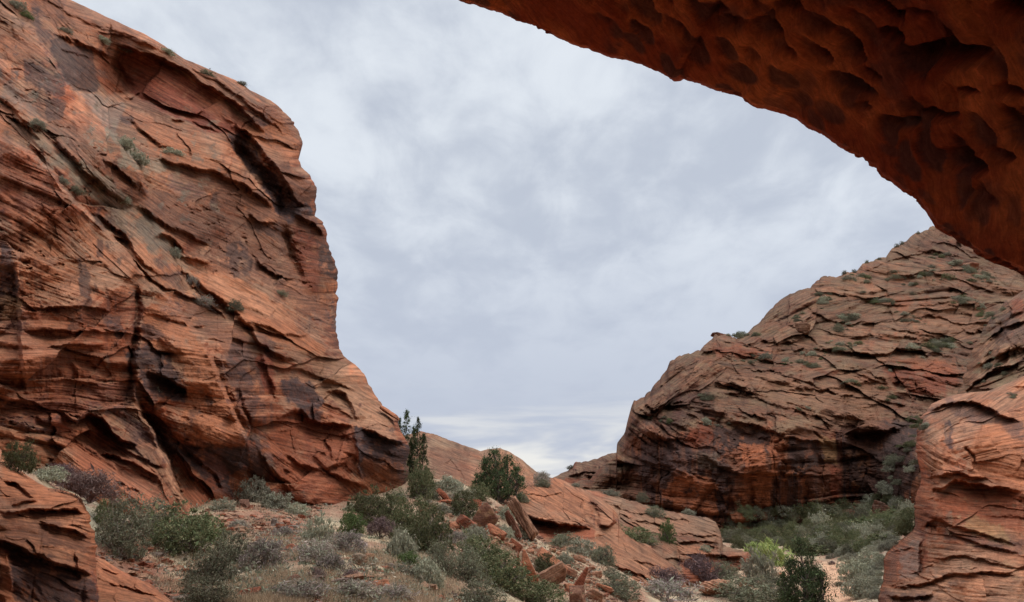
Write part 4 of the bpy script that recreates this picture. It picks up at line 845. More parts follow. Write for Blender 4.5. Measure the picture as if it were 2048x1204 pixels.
# ------------------------------------------------------------------ ground
GC = [(60, 960, 24), (230, 1030, 29), (60, 1010, 22), (190, 1130, 22.5), (350, 1110, 27), (270, 1180, 20), (345, 1204, 18.5), (450, 1204, 18.5), (500, 1110, 27), (420, 1050, 34), (500, 1015, 40), (640, 1060, 36), (620, 1030, 43), (700, 1020, 48), (700, 1204, 20.5), (600, 1150, 23),
      (750, 1130, 26), (900, 1204, 26), (870, 1110, 34), (800, 1060, 42), (850, 1010, 52), (920, 1010, 56), (1000, 1010, 62), (880, 970, 72), (960, 1060, 46), (1000, 1110, 40), (1100, 1204, 36), (1060, 1150, 41), (1110, 1130, 47), (1170, 1190, 42), (1090, 1088, 58), (1160, 1112, 56), (1260, 1155, 57), (1040, 1050, 60), (1330, 1195, 60), (1240, 1204, 46),
      (1400, 1185, 70), (1500, 1182, 78), (1480, 1150, 92), (1540, 1140, 100), (1620, 1204, 70), (1680, 1204, 78), (1690, 1130, 112), (1640, 1110, 125), (1750, 1110, 104), (1745, 1160, 84), (1800, 1070, 120), (1450, 1075, 158), (1600, 1055, 168), (1700, 1040, 172), (1800, 1025, 165), (1740, 1204, 70)]
GP = []
for x, y, Yd in GC:
    dx, dz = ray(x, y); GP.append((dx * Yd, Yd, dz * Yd))
GP += [(0, 0, -1.9), (4, 6, -2.2), (-5, 5, -2.0), (0, 11, -2.3), (8, 14, -3.2), (16, 20, -4.5), (-12, 8, -1.2), (10, 0, -2.2), (0, -15, -1.5), (25, 35, -6.5), (40, 50, -8.5), (-60, -50, 0), (60, -50, -4), (0, -120, 0), (120, 0, -6), (-120, 0, 2), (-40, 60, -1), (-60, 150, 0), (20, 150, -4), (30, 250, -1),
       (150, 250, 0), (300, 300, 0), (-300, 300, 0), (0, 900, 0), (900, 0, 0), (-900, 0, 0), (0, -900, 0), (0, 420, 0), (70, 60, -6), (90, 120, -3), (3.5, 80, -6.5), (12, 84, -8), (-2, 84, -4), (18, 75, -9)]
def gtr(X, Y):
    r = np.hypot(X, Y) + 1e-6; k = np.log1p(r / 12) * 30 / r
    return X * k, Y * k
_g = np.array(GP); _gx, _gy = gtr(_g[:, 0], _g[:, 1]); _gf = rbf(np.stack([_gx, _gy, _g[:, 2]], 1), 3.0)
def ground_z(X, Y):
    a, b = gtr(np.asarray(X, float), np.asarray(Y, float))
    return np.clip(_gf(a, b), -14, 6)
def ground_hit(px, py):
    dx, dz = ray(px, py); Ys = np.exp(np.linspace(math.log(9), math.log(330), 260))
    d = dz * Ys - ground_z(dx * Ys, Ys)
    k = np.where(d < 0)[0]
    if not len(k): return None
    i = k[0]
    if i == 0: return Ys[0]
    t = d[i - 1] / (d[i - 1] - d[i]); return Ys[i - 1] + t * (Ys[i] - Ys[i - 1])
def hit(px, py, only=None):
    """nearest real surface seen at a picture position, as a world point"""
    best = None if only else ground_hit(px, py)
    for nm, bx, by, P, up in BODIES:
        if only and nm != only: continue
        d = (bx[::2, ::2] - px) ** 2 + (by[::2, ::2] - py) ** 2
        i = np.unravel_index(np.argmin(d), d.shape)
        if d[i] < 30:
            Yv = P[2 * i[0], 2 * i[1], 1]
            if best is None or Yv < best: best = Yv
    if best is None: return None
    dx, dz = ray(px, py); return np.array([dx * best, best, dz * best])
def pix(P): return (P[1] * CP + P[2] * SP) / F   # metres per picture pixel at a point

def build_ground():
    az = np.concatenate([np.linspace(-180, -37, 90)[:-1], np.linspace(-37, 37, 860), np.linspace(37, 180, 90)[1:]])
    r = np.concatenate([[0.0], np.exp(np.linspace(math.log(1.5), math.log(230), 620)), np.exp(np.linspace(math.log(240), math.log(3500), 26))])
    A_, R_ = np.meshgrid(np.radians(az), r, indexing='ij')
    X = np.sin(A_) * R_; Y = np.cos(A_) * R_
    Z = ground_z(X, Y)
    near = np.exp(-R_ / 90)
    Z = Z + 0.35 * fbm(X / 5, Y / 5, 0, 5, .5, 301) * (0.4 + 0 * near) + 0.10 * fbm(X / .8, Y / .8, 0, 4, .6, 302) * smooth(-R_, -90, -20)
    lump = smooth(fbm(X / .35, Y / .35, 0, 3, .6, 303), .1, .5); Z += .05 * lump * smooth(-R_, -60, -15)
    px, py = proj(X, Y, Z); fr = (Y > 5) & (np.abs(az)[:, None] < 40)
    n1 = smooth(fbm(X / 3, Y / 3, 0, 5, .6, 305), -.25, .25)[..., None]; n2 = smooth(fbm(X / .9, Y / .9, 0, 4, .6, 306), -.2, .35)[..., None]
    soil = np.array((.29, .155, .098)); dry = np.array((.42, .32, .20)); gr = np.array((.22, .19, .13)); sand = np.array((.62, .345, .205)); redd = np.array((.27, .110, .066))
    col = soil * (1 - n1) + dry * n1
    col = col * (1 - .45 * n2) + gr * .45 * n2
    wx = px + 14 * fbm(px / 40, py / 40, 0, 3, .5, 310); wy = py + 8 * fbm(px / 40, py / 40, 5, 3, .5, 311)
    def paint(poly, c, k, soft=10):
        nonlocal col
        w = poly_mask(wx, wy, poly, soft) * k * fr
        w = w * (0.65 + 0.35 * n2[..., 0])
        col = col * (1 - w[..., None]) + c * w[..., None]
    paint([(150, 940), (270, 990), (285, 1110), (190, 1130)], gr * .9, .9, 6)
    paint([(560, 1000), (880, 960), (1000, 1000), (900, 1050), (700, 1040)], (soil + gr) * .5, .8)
    paint([(170, 1090), (230, 1090), (370, 1204), (300, 1204), (180, 1130)], redd * .8, 1.0)
    paint([(255, 1060), (290, 1060), (300, 1120), (345, 1160), (380, 1204), (330, 1204), (280, 1160), (240, 1110)], redd, .95)
    paint([(430, 1020), (560, 1010), (620, 1040), (600, 1080), (500, 1060), (430, 1050)], redd, .75)
    paint([(530, 1080), (570, 1090), (620, 1110), (600, 1140), (560, 1120)], redd, .7)
    paint([(560, 1010), (760, 1000), (780, 1030), (600, 1040)], redd, .6)
    paint([(560, 1150), (900, 1130), (950, 1204), (500, 1204)], dry, .55, 20)
    paint([(900, 1040), (960, 1050), (1080, 1100), (1100, 1130), (1000, 1110), (930, 1080)], soil, .6)
    paint([(1180, 1150), (1260, 1160), (1300, 1204), (1190, 1204)], soil, .7)
    paint([(1050, 1080), (1200, 1130), (1240, 1180), (1150, 1150), (1040, 1110)], dry, .7)
    paint([(1640, 1124), (1698, 1124), (1712, 1142), (1708, 1165), (1714, 1212), (1640, 1212), (1650, 1170), (1645, 1150)], sand, 1.0, 4)
    paint([(1480, 1140), (1500, 1136), (1510, 1180), (1485, 1180)], sand, .6, 5)
    paint([(1555, 1135), (1600, 1132), (1600, 1160), (1560, 1160)], sand, .6, 5)
    paint([(1720, 1080), (1790, 1060), (1830, 1040), (1810, 1080), (1740, 1110)], soil, .8, 8)
    paint([(1700, 1130), (1830, 1070), (1770, 1204), (1705, 1204)], np.array((.30, .26, .18)), .6, 8)
    fn = fbm(X / .45, Y / .45, 0, 5, .7, 320)[..., None]; n4 = smooth(fbm(X / 1.6, Y / 1.6, 5, 5, .65, 321), .0, .3)[..., None]
    col = col * (1 + .7 * fn); col = col * (1 - .5 * n4) + redd * .5 * n4
    ca = np.concatenate([np.clip(col, .01, .8), np.ones(px.shape + (1,))], -1)
    bed = np.stack([X * .8, Y * .8, Z * 0], -1)
    o = link_mesh('ground', np.stack([X, Y, Z], -1).reshape(-1, 3), grid_faces(len(az), len(r))[:, ::-1], M_GROUND, {'col': ca.reshape(-1, 4), 'bed': bed.reshape(-1, 3)})
    tag(o, 'sloping desert ground of red soil and dry grass', 'ground', kind='structure')
M_GROUND = rock_material('desert_soil', .55, 0.75, lam=.15, speck=.7)
build_ground()

# ------------------------------------------------------------------ vegetation
def leaf_material(name, trans=0.15):
    m = bpy.data.materials.new(name); m.use_nodes = True; nt = m.node_tree; nt.nodes.clear(); L = nt.links.new
    out = nd(nt, 'ShaderNodeOutputMaterial'); at = nd(nt, 'ShaderNodeAttribute', attribute_name='col'); oi = nd(nt, 'ShaderNodeObjectInfo')
    hs = nd(nt, 'ShaderNodeHueSaturation'); L(at.outputs['Color'], hs.inputs['Color'])
    L(mth(nt, 'ADD', 0.70, mth(nt, 'MULTIPLY', oi.outputs['Random'], 0.60)), hs.inputs['Value'])
    L(mth(nt, 'ADD', 0.485, mth(nt, 'MULTIPLY', oi.outputs['Random'], 0.03)), hs.inputs['Hue'])
    d = nd(nt, 'ShaderNodeBsdfDiffuse'); t = nd(nt, 'ShaderNodeBsdfTranslucent'); L(hs.outputs[0], d.inputs[0]); L(hs.outputs[0], t.inputs[0])
    mx = nd(nt, 'ShaderNodeMixShader'); mx.inputs[0].default_value = trans; L(d.outputs[0], mx.inputs[1]); L(t.outputs[0], mx.inputs[2]); L(mx.outputs[0], out.inputs[0])
    return m
M_LEAF = leaf_material('foliage', .2)
M_BARK = leaf_material('bark', .0)
def quads(Cn, size, el, rs, col, colvar, upbias=0.0):
    """small leaf faces at centres Cn"""
    n = len(Cn); a = rs.normal(size=(n, 3)); a[:, 2] += upbias; a /= np.linalg.norm(a, axis=1)[:, None]
    b = rs.normal(size=(n, 3)); b -= (a * b).sum(1)[:, None] * a; b /= np.linalg.norm(b, axis=1)[:, None]
    sz = (size * np.exp(rs.normal(0, .35, n)))[:, None]
    A = a * sz * el; B = b * sz / el ** .3
    V = np.stack([Cn - A, Cn - A * .1 + B * .8, Cn + A, Cn - A * .1 - B * .8], 1).reshape(-1, 3)
    c = np.array(col)[rs.randint(0, len(col), n)] * np.exp(rs.normal(0, colvar, n))[:, None]
    c4 = np.repeat(np.c_[np.clip(c, .005, .7), np.ones(n)], 4, 0)
    return V, np.arange(4 * n).reshape(-1, 4), c4
def tubes(segs, col, rs):
    """three-sided tapered twigs"""
    S = np.array([s[0] for s in segs]); E = np.array([s[1] for s in segs]); r0 = np.array([s[2] for s in segs])[:, None]; r1 = np.array([s[3] for s in segs])[:, None]
    d = E - S; d /= np.linalg.norm(d, axis=1)[:, None] + 1e-9
    h = np.where(np.abs(d[:, 2:3]) < .9, np.array([[0, 0, 1.0]]), np.array([[1.0, 0, 0]])); u = np.cross(d, h); u /= np.linalg.norm(u, axis=1)[:, None]; v = np.cross(d, u)
    V = []
    for k in range(3):
        a = 2 * math.pi * k / 3; o = u * math.cos(a) + v * math.sin(a); V += [S + o * r0, E + o * r1]
    V = np.stack(V, 1).reshape(-1, 3); n = len(S); b = (np.arange(n) * 6)[:, None]
    Fq = np.concatenate([b + np.array([[2 * k, 2 * ((k + 1) % 3), 2 * ((k + 1) % 3) + 1, 2 * k + 1]]) for k in range(3)])
    c = np.array(col)[rs.randint(0, len(col), n)] * np.exp(rs.normal(0, .15, n))[:, None]
    return V, Fq, np.repeat(np.c_[np.clip(c, .005, .7), np.ones(n)], 6, 0)
def grow(rs, n0, length, r, spread, depth, fork=3, base=(0, 0, 0), wob=.25, up=.25):
    segs = []
    def rec(p, d, l, rr, k):
        q = p + d * l; segs.append((p, q, rr, rr * .65))
        if k == 0: return
        for _ in range(fork if k > 1 else fork + 1):
            nd_ = d + rs.normal(size=3) * (wob + .2); nd_[2] += up * .3; nd_ /= np.linalg.norm(nd_)
            rec(p + d * l * rs.uniform(.55, 1), nd_, l * rs.uniform(.5, .8), rr * .6, k - 1)
    for i in range(n0):
        a = rs.uniform(0, 2 * math.pi); t = rs.uniform(.1, 1) * spread
        d = np.array([math.cos(a) * math.sin(t), math.sin(a) * math.sin(t), math.cos(t)])
        rec(np.array(base, float) + rs.normal(size=3) * .01, d, length * rs.uniform(.7, 1.1), r, depth)
    return segs
def dome_points(n, nclump, rs, h, lob=5, cs=.06, base=0.06, fill=.35):
    """clumped leaf positions in an uneven dome of width 1 and height h"""
    L_ = rs.normal(size=(lob, 3)); L_[:, 2] = np.abs(L_[:, 2]) * .6 + .1; L_ /= np.linalg.norm(L_, axis=1)[:, None]; La = rs.uniform(.75, 1.05, lob)
    d = rs.normal(size=(nclump, 3)); d[:, 2] = np.abs(d[:, 2]) - .12; d /= np.linalg.norm(d, axis=1)[:, None]
    al = np.clip(d @ L_.T, 0, 1) ** 3 * La; rr = .30 + .22 * al.max(1)
    rad = np.where(rs.rand(nclump) < fill, rs.uniform(.35, .85, nclump), rs.uniform(.80, 1.12, nclump) * np.where(rs.rand(nclump) < .12, 1.25, 1)) * rr
    c = d * rad[:, None] * np.array([1, 1, h * 1.9]); c[:, 2] = np.maximum(c[:, 2] + base, .03)
    k = rs.randint(0, nclump, n); w = rs.gamma(2, .5, nclump)[k]
    return c[k] + rs.normal(size=(n, 3)) * cs * np.array([1, 1, .8]) * np.clip(w, .35, 2.4)[:, None], c
OAK = [(.075, .090, .045), (.060, .078, .040), (.095, .105, .058), (.11, .105, .060)]
OAKG = [(.11, .125, .085), (.085, .10, .068), (.13, .13, .09), (.10, .09, .07)]
SAGE = [(.17, .185, .135), (.14, .16, .115), (.20, .205, .15), (.16, .15, .115)]
TWG = [(.20, .155, .135), (.15, .115, .105), (.24, .20, .165)]
PURP = [(.13, .085, .080), (.10, .07, .066), (.17, .115, .10)]
JUN = [(.040, .062, .032), (.032, .050, .028), (.055, .078, .038), (.048, .058, .034)]
YELG = [(.27, .30, .10), (.33, .34, .14), (.22, .25, .09)]
GRN = [(.10, .135, .050), (.085, .12, .045), (.13, .155, .065)]
def _up(l, k, g=0.0): return [tuple((v * (1 - g) + sum(t) / 3 * g) * k for v in t) for t in l]
def _ol(l): return [(r * .99, g * .90, b_ * .80) for r, g, b_ in l]
OAK = _ol(_up(OAK, 1.6, .08)); OAKG = _ol(_up(OAKG, 1.65, .12)); SAGE = _ol(_up(SAGE, 1.7, .25)); TWG = _up(TWG, 1.6); PURP = _up(PURP, 1.3); JUN = _ol(_up(JUN, 1.9))
BRK = [(.14, .11, .09), (.10, .08, .07)]
def clip0(V): V[:, 2] = np.maximum(V[:, 2], -.04); return V
def proto(kind, seed):
    rs = np.random.RandomState(seed); h = .6
    if kind in ('oak', 'oakgrey', 'green', 'scrub'):
        h = rs.uniform(.58, .75); pal = {'oak': OAK, 'oakgrey': OAKG, 'green': GRN, 'scrub': OAK}[kind]
        n = 11000 if kind != 'scrub' else 1500; p, c = dome_points(n, 170 if kind != 'scrub' else 60, rs, h, 6, .045 if kind != 'scrub' else .055)
        lf = quads(p, .0105 if kind != 'scrub' else .030, 1.3, rs, pal, .15, .3)
        segs = grow(rs, 9, .22, .010, 1.15, 3, 3)
        k = rs.choice(len(c), min(len(c), 110)); segs += [(q * .45, q * 1.14, .0035, .0012) for q in c[k]]
        st = tubes(segs, BRK + TWG[:1], rs)
    elif kind == 'sage':
        h = rs.uniform(.5, .65); p, c = dome_points(7000, 130, rs, h, 7, .04, fill=.25)
        lf = quads(p, .013, 2.2, rs, SAGE, .2, 1.2); st = tubes(grow(rs, 16, .22, .006, 1.3, 2, 3, up=.4), TWG, rs)
    elif kind in ('twig', 'purple'):
        pal = TWG if kind == 'twig' else PURP
        segs = grow(rs, 26, .24, .0055, 1.25, 3, 3, wob=.22, up=.35)
        tip = np.array([s[1] for s in segs if s[2] < .0022]); k = rs.randint(0, len(tip), 2600); p = tip[k] + rs.normal(size=(2600, 3)) * .025
        lf = quads(p, .009, 3.0, rs, pal if kind == 'purple' else pal + SAGE[:2], .2, .8); st = tubes(segs, pal, rs)
    elif kind == 'willow':
        p, c = dome_points(6000, 150, rs, .62, 5, .045, fill=.3); lf = quads(p, .017, 3.2, rs, YELG, .2, 1.6); st = tubes(grow(rs, 30, .26, .004, .9, 2, 3, up=.6), YELG[:1] + TWG, rs)
    for a in (lf, st): a[0][:, 2] = np.maximum(a[0][:, 2], -.04)
    return lf, st
PROT = {}
def proto_meshes(kind, var):
    key = (kind, var)
    if key not in PROT:
        lf, st = proto(kind, 100 + var * 7 + sum(map(ord, kind)))
        a = link_mesh('foliage', lf[0], lf[1], M_LEAF, {'col': lf[2]}, smooth_sh=False); b = link_mesh('stems', st[0], st[1], M_BARK, {'col': st[2]})
        hgt = float(np.percentile(lf[0][:, 2], 99)); wd = float(np.percentile(np.abs(lf[0][:, 0]), 98)) * 2
        COL.objects.unlink(a); COL.objects.unlink(b); PROT[key] = (a, b, hgt, wd)
    return PROT[key]
rng = random.Random(5)
def bush(kind, px, py, w, h, label, name='bush', cat='bush', group=None, var=None, only=None, P=None, parts=True, sink=.04):
    """a bush whose foot stands at the surface seen at picture position (px, py), w x h picture pixels large"""
    if P is None: P = hit(px, py, only)
    if P is None: return None
    a, b, hg, wd = proto_meshes(kind, rng.randint(0, 2) if var is None else var)
    m = pix(P); sx = w * m / wd; sz = h * m / hg
    if parts:
        r = bpy.data.objects.new(name, None); COL.objects.link(r); r.empty_display_size = .1
        for q in (a, b):
            c = q.copy(); COL.objects.link(c); c.parent = r
    else:
        r = a.copy(); r.name = name; COL.objects.link(r)
    r.location = (P[0], P[1] + sx * .25, P[2] - sink * h * m); r.scale = (sx, sx, sz); r.rotation_euler = (0, 0, rng.uniform(0, 6.28))
    tag(r, label, cat, group); return r

B = [  # kind, x, foot y, width, height, label
    ('oak', 25, 942, 66, 62, 'dark green bush above the near left rock at the left edge'),
    ('purple', 105, 968, 90, 42, 'bare purple brown shrub just right of the dark bush at the left edge'),
    ('purple', 160, 1002, 120, 62, 'larger bare purple brown shrub at the foot of the big left wall'),
    ('sage', 82, 962, 80, 30, 'grey green shrub strip behind the top of the near left rock'),
    ('oakgrey', 225, 1112, 112, 118, 'tall grey green bush right of the near left rock'),
    ('oak', 200, 1050, 60, 56, 'small grey green bush directly behind the ledge of the near left rock'),
    ('oakgrey', 300, 1075, 90, 76, 'grey green bush behind the large dark bush on the left'),
    ('oak', 355, 1112, 150, 100, 'large dark green bush on the left slope above the red gully'),
    ('green', 402, 1088, 70, 48, 'bright green tipped bush at the right side of the large dark bush'),
    ('oakgrey', 415, 1175, 100, 70, 'grey green bush leaning over the red gully'),
    ('twig', 510, 1145, 105, 66, 'pale grey twiggy bush in the middle of the left slope'),
    ('oakgrey', 455, 1135, 90, 72, 'dull green bush touching the left side of the pale twiggy bush'),
    ('oakgrey', 400, 1215, 120, 60, 'olive grey bush cut by the bottom of the picture beside the red gully'),
    ('sage', 500, 1004, 62, 50, 'pale sage clump against the foot of the left cliff'),
    ('sage', 545, 1018, 66, 34, 'low sage clump right of the pale one at the cliff foot'),
    ('sage', 440, 1022, 50, 26, 'small sage clump at the foot of the pointed rib of the left cliff'),
    ('sage', 590, 1030, 50, 24, 'grey shrub on red soil under the left cliff'),
    ('sage', 632, 1084, 64, 56, 'round grey green sage bush alone on the red slope'),
    ('green', 703, 1072, 48, 50, 'small bright green bush in front of the oak thicket'),
    ('oak', 728, 1052, 84, 76, 'left oak bush of the thicket under the cliff'),
    ('oak', 770, 1050, 70, 60, 'brownish oak bush between the two big thicket oaks'),
    ('oak', 822, 1078, 96, 84, 'tall oak bush in the middle of the thicket under the cliff'),
    ('oak', 862, 1108, 84, 96, 'dark oak bush at the right end of the thicket'),
    ('oak', 815, 1100, 80, 50, 'dark oak bush low in the middle of the thicket'),
    ('purple', 757, 1078, 70, 44, 'bare brown shrub in front of the thicket'),
    ('sage', 800, 1122, 60, 60, 'upright sage bush in front of the dark thicket'),
    ('oakgrey', 880, 1150, 56, 66, 'grey green bush below the right end of the thicket'),
    ('sage', 850, 1175, 70, 56, 'pale sage bush below the thicket near the dry twigs'),
    ('green', 815, 1136, 46, 32, 'low bright green bush in front of the upright sage'),
    ('twig', 690, 1110, 90, 46, 'wide grey twiggy shrub left of the pale round boulder'),
    ('twig', 622, 1126, 80, 46, 'grey twiggy shrub below the round sage bush'),
    ('twig', 655, 1145, 60, 36, 'small grey twiggy shrub just above the dark stones'),
    ('purple', 695, 1166, 50, 26, 'dark low shrub among the stones left of the orange boulder'),
    ('purple', 630, 1160, 42, 24, 'small dark shrub left of the dark stones'),
    ('twig', 700, 1204, 100, 40, 'dry grey shrub at the bottom edge below the orange boulder'),
    ('twig', 590, 1204, 110, 40, 'dry brown shrub at the bottom edge left of the middle'),
    ('sage', 800, 1150, 50, 22, 'tiny sage tuft beside the orange boulder'),
    ('twig', 780, 1204, 80, 32, 'dry brown shrub at the bottom edge right of the orange boulder'),
    ('oak', 920, 1034, 66, 52, 'oak bush left of the pointed dark boulder'),
    ('sage', 896, 982, 56, 30, 'grey green bush below the smooth dome'),
    ('sage', 1010, 1040, 42, 28, 'round blue green bush between the pointed boulder and the striped slab'),
    ('sage', 950, 1086, 50, 34, 'blue grey bush under the pointed dark boulder'),
    ('oakgrey', 940, 1118, 60, 44, 'grey bush on the slope right of the thicket'),
    ('oak', 970, 1150, 90, 76, 'broad grey green bush left of the red spire'),
    ('oak', 1010, 1185, 110, 76, 'large olive green bush below the red spire'),
    ('oakgrey', 935, 1170, 80, 70, 'soft grey green bush at the left side of the broad one'),
    ('oak', 1075, 1215, 110, 56, 'low green bush at the bottom edge in front of the tan block'),
    ('oakgrey', 960, 1222, 110, 56, 'grey green bush at the bottom edge in the middle'),
    ('oak', 1086, 1150, 46, 42, 'dark bush between the red spire and the orange slab'),
    ('sage', 1130, 1132, 36, 26, 'grey green bush at the lower end of the orange slab'),
    ('sage', 1040, 1075, 40, 26, 'grey shrub below the striped leaning slab'),
    ('sage', 1010, 1075, 36, 24, 'pale shrub left of the foot of the striped slab'),
    ('oakgrey', 1125, 1092, 60, 24, 'green shrub on the edge of the outcrop slab nearest the striped slab'),
    ('sage', 1165, 1112, 72, 34, 'pale green shrub strip at the foot of the outcrop'),
    ('oakgrey', 1205, 1130, 50, 36, 'dark green shrub at the right end of the strip below the outcrop'),
    ('oakgrey', 1240, 1200, 90, 50, 'green grey bush at the bottom edge right of the upright red slab'),
    ('oakgrey', 1225, 1160, 40, 24, 'small green bush above the upright red slab on its right'),
    ('purple', 1330, 1180, 100, 44, 'bare purple thicket below the outcrop slab'),
    ('purple', 1400, 1170, 90, 50, 'bare purple grey shrub in front of the red wall of the bench'),
    ('twig', 1340, 1210, 120, 46, 'bare pale twigs at the bottom edge left of the layered boulder'),
    ('purple', 1400, 1140, 60, 32, 'bare reddish shrub against the red wall of the bench'),
    ('oak', 1276, 1084, 78, 30, 'spreading green bush on the slab left of the upright green one'),
    ('oakgrey', 1300, 1090, 40, 22, 'low green bush touching the upright green one on its left'),
    ('green', 1336, 1086, 30, 46, 'upright bright green bush on the bench'),
    ('oakgrey', 1308, 1034, 48, 22, 'green bush on the bench above the upright one'),
    ('oakgrey', 1286, 1004, 26, 20, 'small green bush on the crest of the bench'),
    ('sage', 1222, 992, 34, 14, 'pale tuft on top of the outcrop behind its knob'),
    ('sage', 1378, 1030, 26, 12, 'pale green tuft on top of the right end of the bench'),
    ('sage', 1412, 1104, 26, 14, 'grey tuft on the lower ledge of the bench'),
    ('twig', 1086, 972, 36, 30, 'small shrub with bare stems on the ridge against the sky'),
    ('oakgrey', 1085, 974, 30, 16, 'low green shrub on the ridge under the bare stems'),
    ('sage', 1152, 974, 18, 8, 'small tuft in a crack on top of the outcrop'),
    ('oakgrey', 1142, 938, 20, 8, 'small green shrub on the far low ridge'),
    ('oakgrey', 862, 1000, 30, 24, 'small green bush right of the lower juniper bush'),
    ('oakgrey', 1500, 1206, 120, 50, 'wide green bush at the bottom edge right of the layered boulder'),
    ('oakgrey', 1455, 1160, 50, 34, 'grey green bush between the bench and the layered boulder'),
    ('sage', 1525, 1170, 66, 70, 'upright blue grey bush left of the dark juniper'),
    ('willow', 1538, 1130, 78, 46, 'bright yellow green bush behind the dark juniper'),
    ('oakgrey', 1560, 1206, 80, 50, 'green bush at the left foot of the dark juniper'),
    ('sage', 1716, 1160, 60, 40, 'pale sage bush right of the sandy path'),
    ('sage', 1745, 1140, 60, 40, 'pale sage bush against the near right pillar'),
    ('sage', 1730, 1195, 70, 40, 'pale sage bush at the lower right of the sandy path'),
    ('sage', 1785, 1085, 40, 20, 'pale grass like bush at the shoulder of the right pillar'),
    ('oakgrey', 1690, 1140, 14, 8, 'tiny green clump in the middle of the sandy path'),
    ('oakgrey', 1682, 1172, 22, 8, 'small green clump on the right edge of the sandy path'),
    ('purple', 1665, 1130, 16, 8, 'tiny dark clump at the head of the sandy path'),
    # left cliff ledges
    ('sage', 28, 14, 34, 18, 'grey green shrub high on the left cliff at the top edge'),
    ('green', 45, 32, 26, 14, 'bright green shrub high on the left cliff below the grey one'),
    ('sage', 122, 62, 34, 12, 'pale tuft on the long bed above the dark alcove'),
    ('sage', 200, 80, 28, 12, 'pale tuft on the cap of the left cliff above the dark stain'),
    ('sage', 250, 96, 26, 12, 'tuft at the head of the notch in the cliff cap'),
    ('sage', 330, 104, 30, 10, 'tuft on the upper bed of the cliff cap'),
    ('oakgrey', 406, 148, 34, 12, 'green tuft on the rim of the cliff cap'),
    ('oakgrey', 480, 168, 24, 9, 'green tuft on the skyline of the left cliff'),
    ('sage', 245, 292, 40, 24, 'grey green shrub in the steep gully of the left cliff'),
    ('sage', 270, 320, 40, 22, 'lower grey shrub in the steep gully of the left cliff'),
    ('sage', 340, 308, 44, 16, 'pale grey tuft on the shelf right of the gully'),
    ('oakgrey', 145, 384, 34, 16, 'green shrub on the diagonal shelf of the left cliff'),
    ('sage', 120, 364, 26, 14, 'grey tuft above the green shrub on the diagonal shelf'),
    ('sage', 70, 250, 30, 16, 'grey shrub beside the small cave high on the left'),
    ('oak', 4, 208, 26, 20, 'dark green shrub at the left edge high on the cliff'),
    ('sage', 240, 400, 30, 14, 'grey tuft where the diagonal shelf meets the gully'),
    ('sage', 345, 512, 28, 20, 'grey green shrub in the hollow above the pale slab'),
    ('twig', 375, 570, 34, 22, 'bare twiggy shrub at the upper end of the pale slab'),
    ('twig', 395, 610, 50, 24, 'bare twiggy shrub under the upper end of the pale slab'),
    ('oakgrey', 470, 620, 34, 22, 'dark green shrub hanging under the pale slab'),
    ('oakgrey', 560, 590, 26, 12, 'green shrub on the upper rim of the pale slab'),
    ('sage', 300, 800, 44, 26, 'grey green plants in the hollow of the striped buttress'),
    ('oakgrey', 515, 955, 30, 46, 'dark green climbing shrub in the corner at the foot of the cliff'),
]
for k_, x, y, w, h, lab in B:
    bush(k_, x, y, w, h, lab)

for q_, (k_, x, y, w, h, lab) in enumerate([('sage', 742, 1010, 40, 20, 'low grey shrub at the cliff foot left of the oak thicket top'), ('oakgrey', 790, 1008, 44, 26, 'grey green shrub at the cliff foot behind the oak thicket'),
    ('sage', 700, 1022, 34, 16, 'small sage clump at the cliff foot near the thicket'), ('sage', 925, 998, 44, 22, 'blue grey shrub between the oak bush and the domes'), ('oak', 955, 1000, 50, 34, 'dark low bush touching the pinyon tree on its left'),
    ('oakgrey', 1040, 1004, 34, 20, 'dull green low bush right of the pinyon tree foot'), ('sage', 885, 1030, 36, 24, 'grey shrub right of the oak thicket above the bright rocks'), ('twig', 910, 1090, 50, 28, 'dry twiggy shrub on the rubble below the pointed boulder'),
    ('twig', 560, 1075, 50, 22, 'pale dry shrub on the red soil below the cliff'), ('twig', 470, 1060, 44, 20, 'small dry shrub on the red soil right of the large dark bush')]):
    bush(k_, x, y, w, h, lab)

def scatter(poly, n, mind, seed, persp=False):
    r = random.Random(seed); xs = [p[0] for p in poly]; ys = [p[1] for p in poly]; out = []
    for _ in range(n * 40):
        x = r.uniform(min(xs), max(xs)); y = r.uniform(min(ys), max(ys))
        if not in_poly(np.array([x]), np.array([y]), poly)[0]: continue
        if any((x - a) ** 2 + ((y - b) * 1.6) ** 2 < mind ** 2 for a, b in out): continue
        out.append((x, y))
        if len(out) >= n: break
    return sorted(out, key=lambda p: p[1])
for x, y in scatter([(1445, 1062), (1490, 1030), (1560, 1018), (1700, 1022), (1760, 1000), (1828, 1020), (1826, 1055), (1790, 1078), (1720, 1105), (1640, 1112), (1560, 1092), (1500, 1098), (1452, 1088)], 125, 13, 3):
    k_ = rng.choice(['oak', 'oak', 'oak', 'oakgrey', 'oakgrey', 'scrub', 'sage'])
    lb = {'oak': 'dark green', 'scrub': 'leafy dark green', 'oakgrey': 'dull olive', 'sage': 'pale grey green'}[k_] + ' scrub bush in the ' + ('upper' if y < 1060 else 'lower') + ' far thicket ' + ('below orange streaks' if x < 1560 else 'below the dark wall' if x < 1700 else 'beside the right pillar')
    bush(k_, x, y + 6, rng.uniform(26, 52), rng.uniform(16, 32), lb, 'scrub_oak', 'bush', 'scrub oaks at the foot of the far cliff', parts=False)
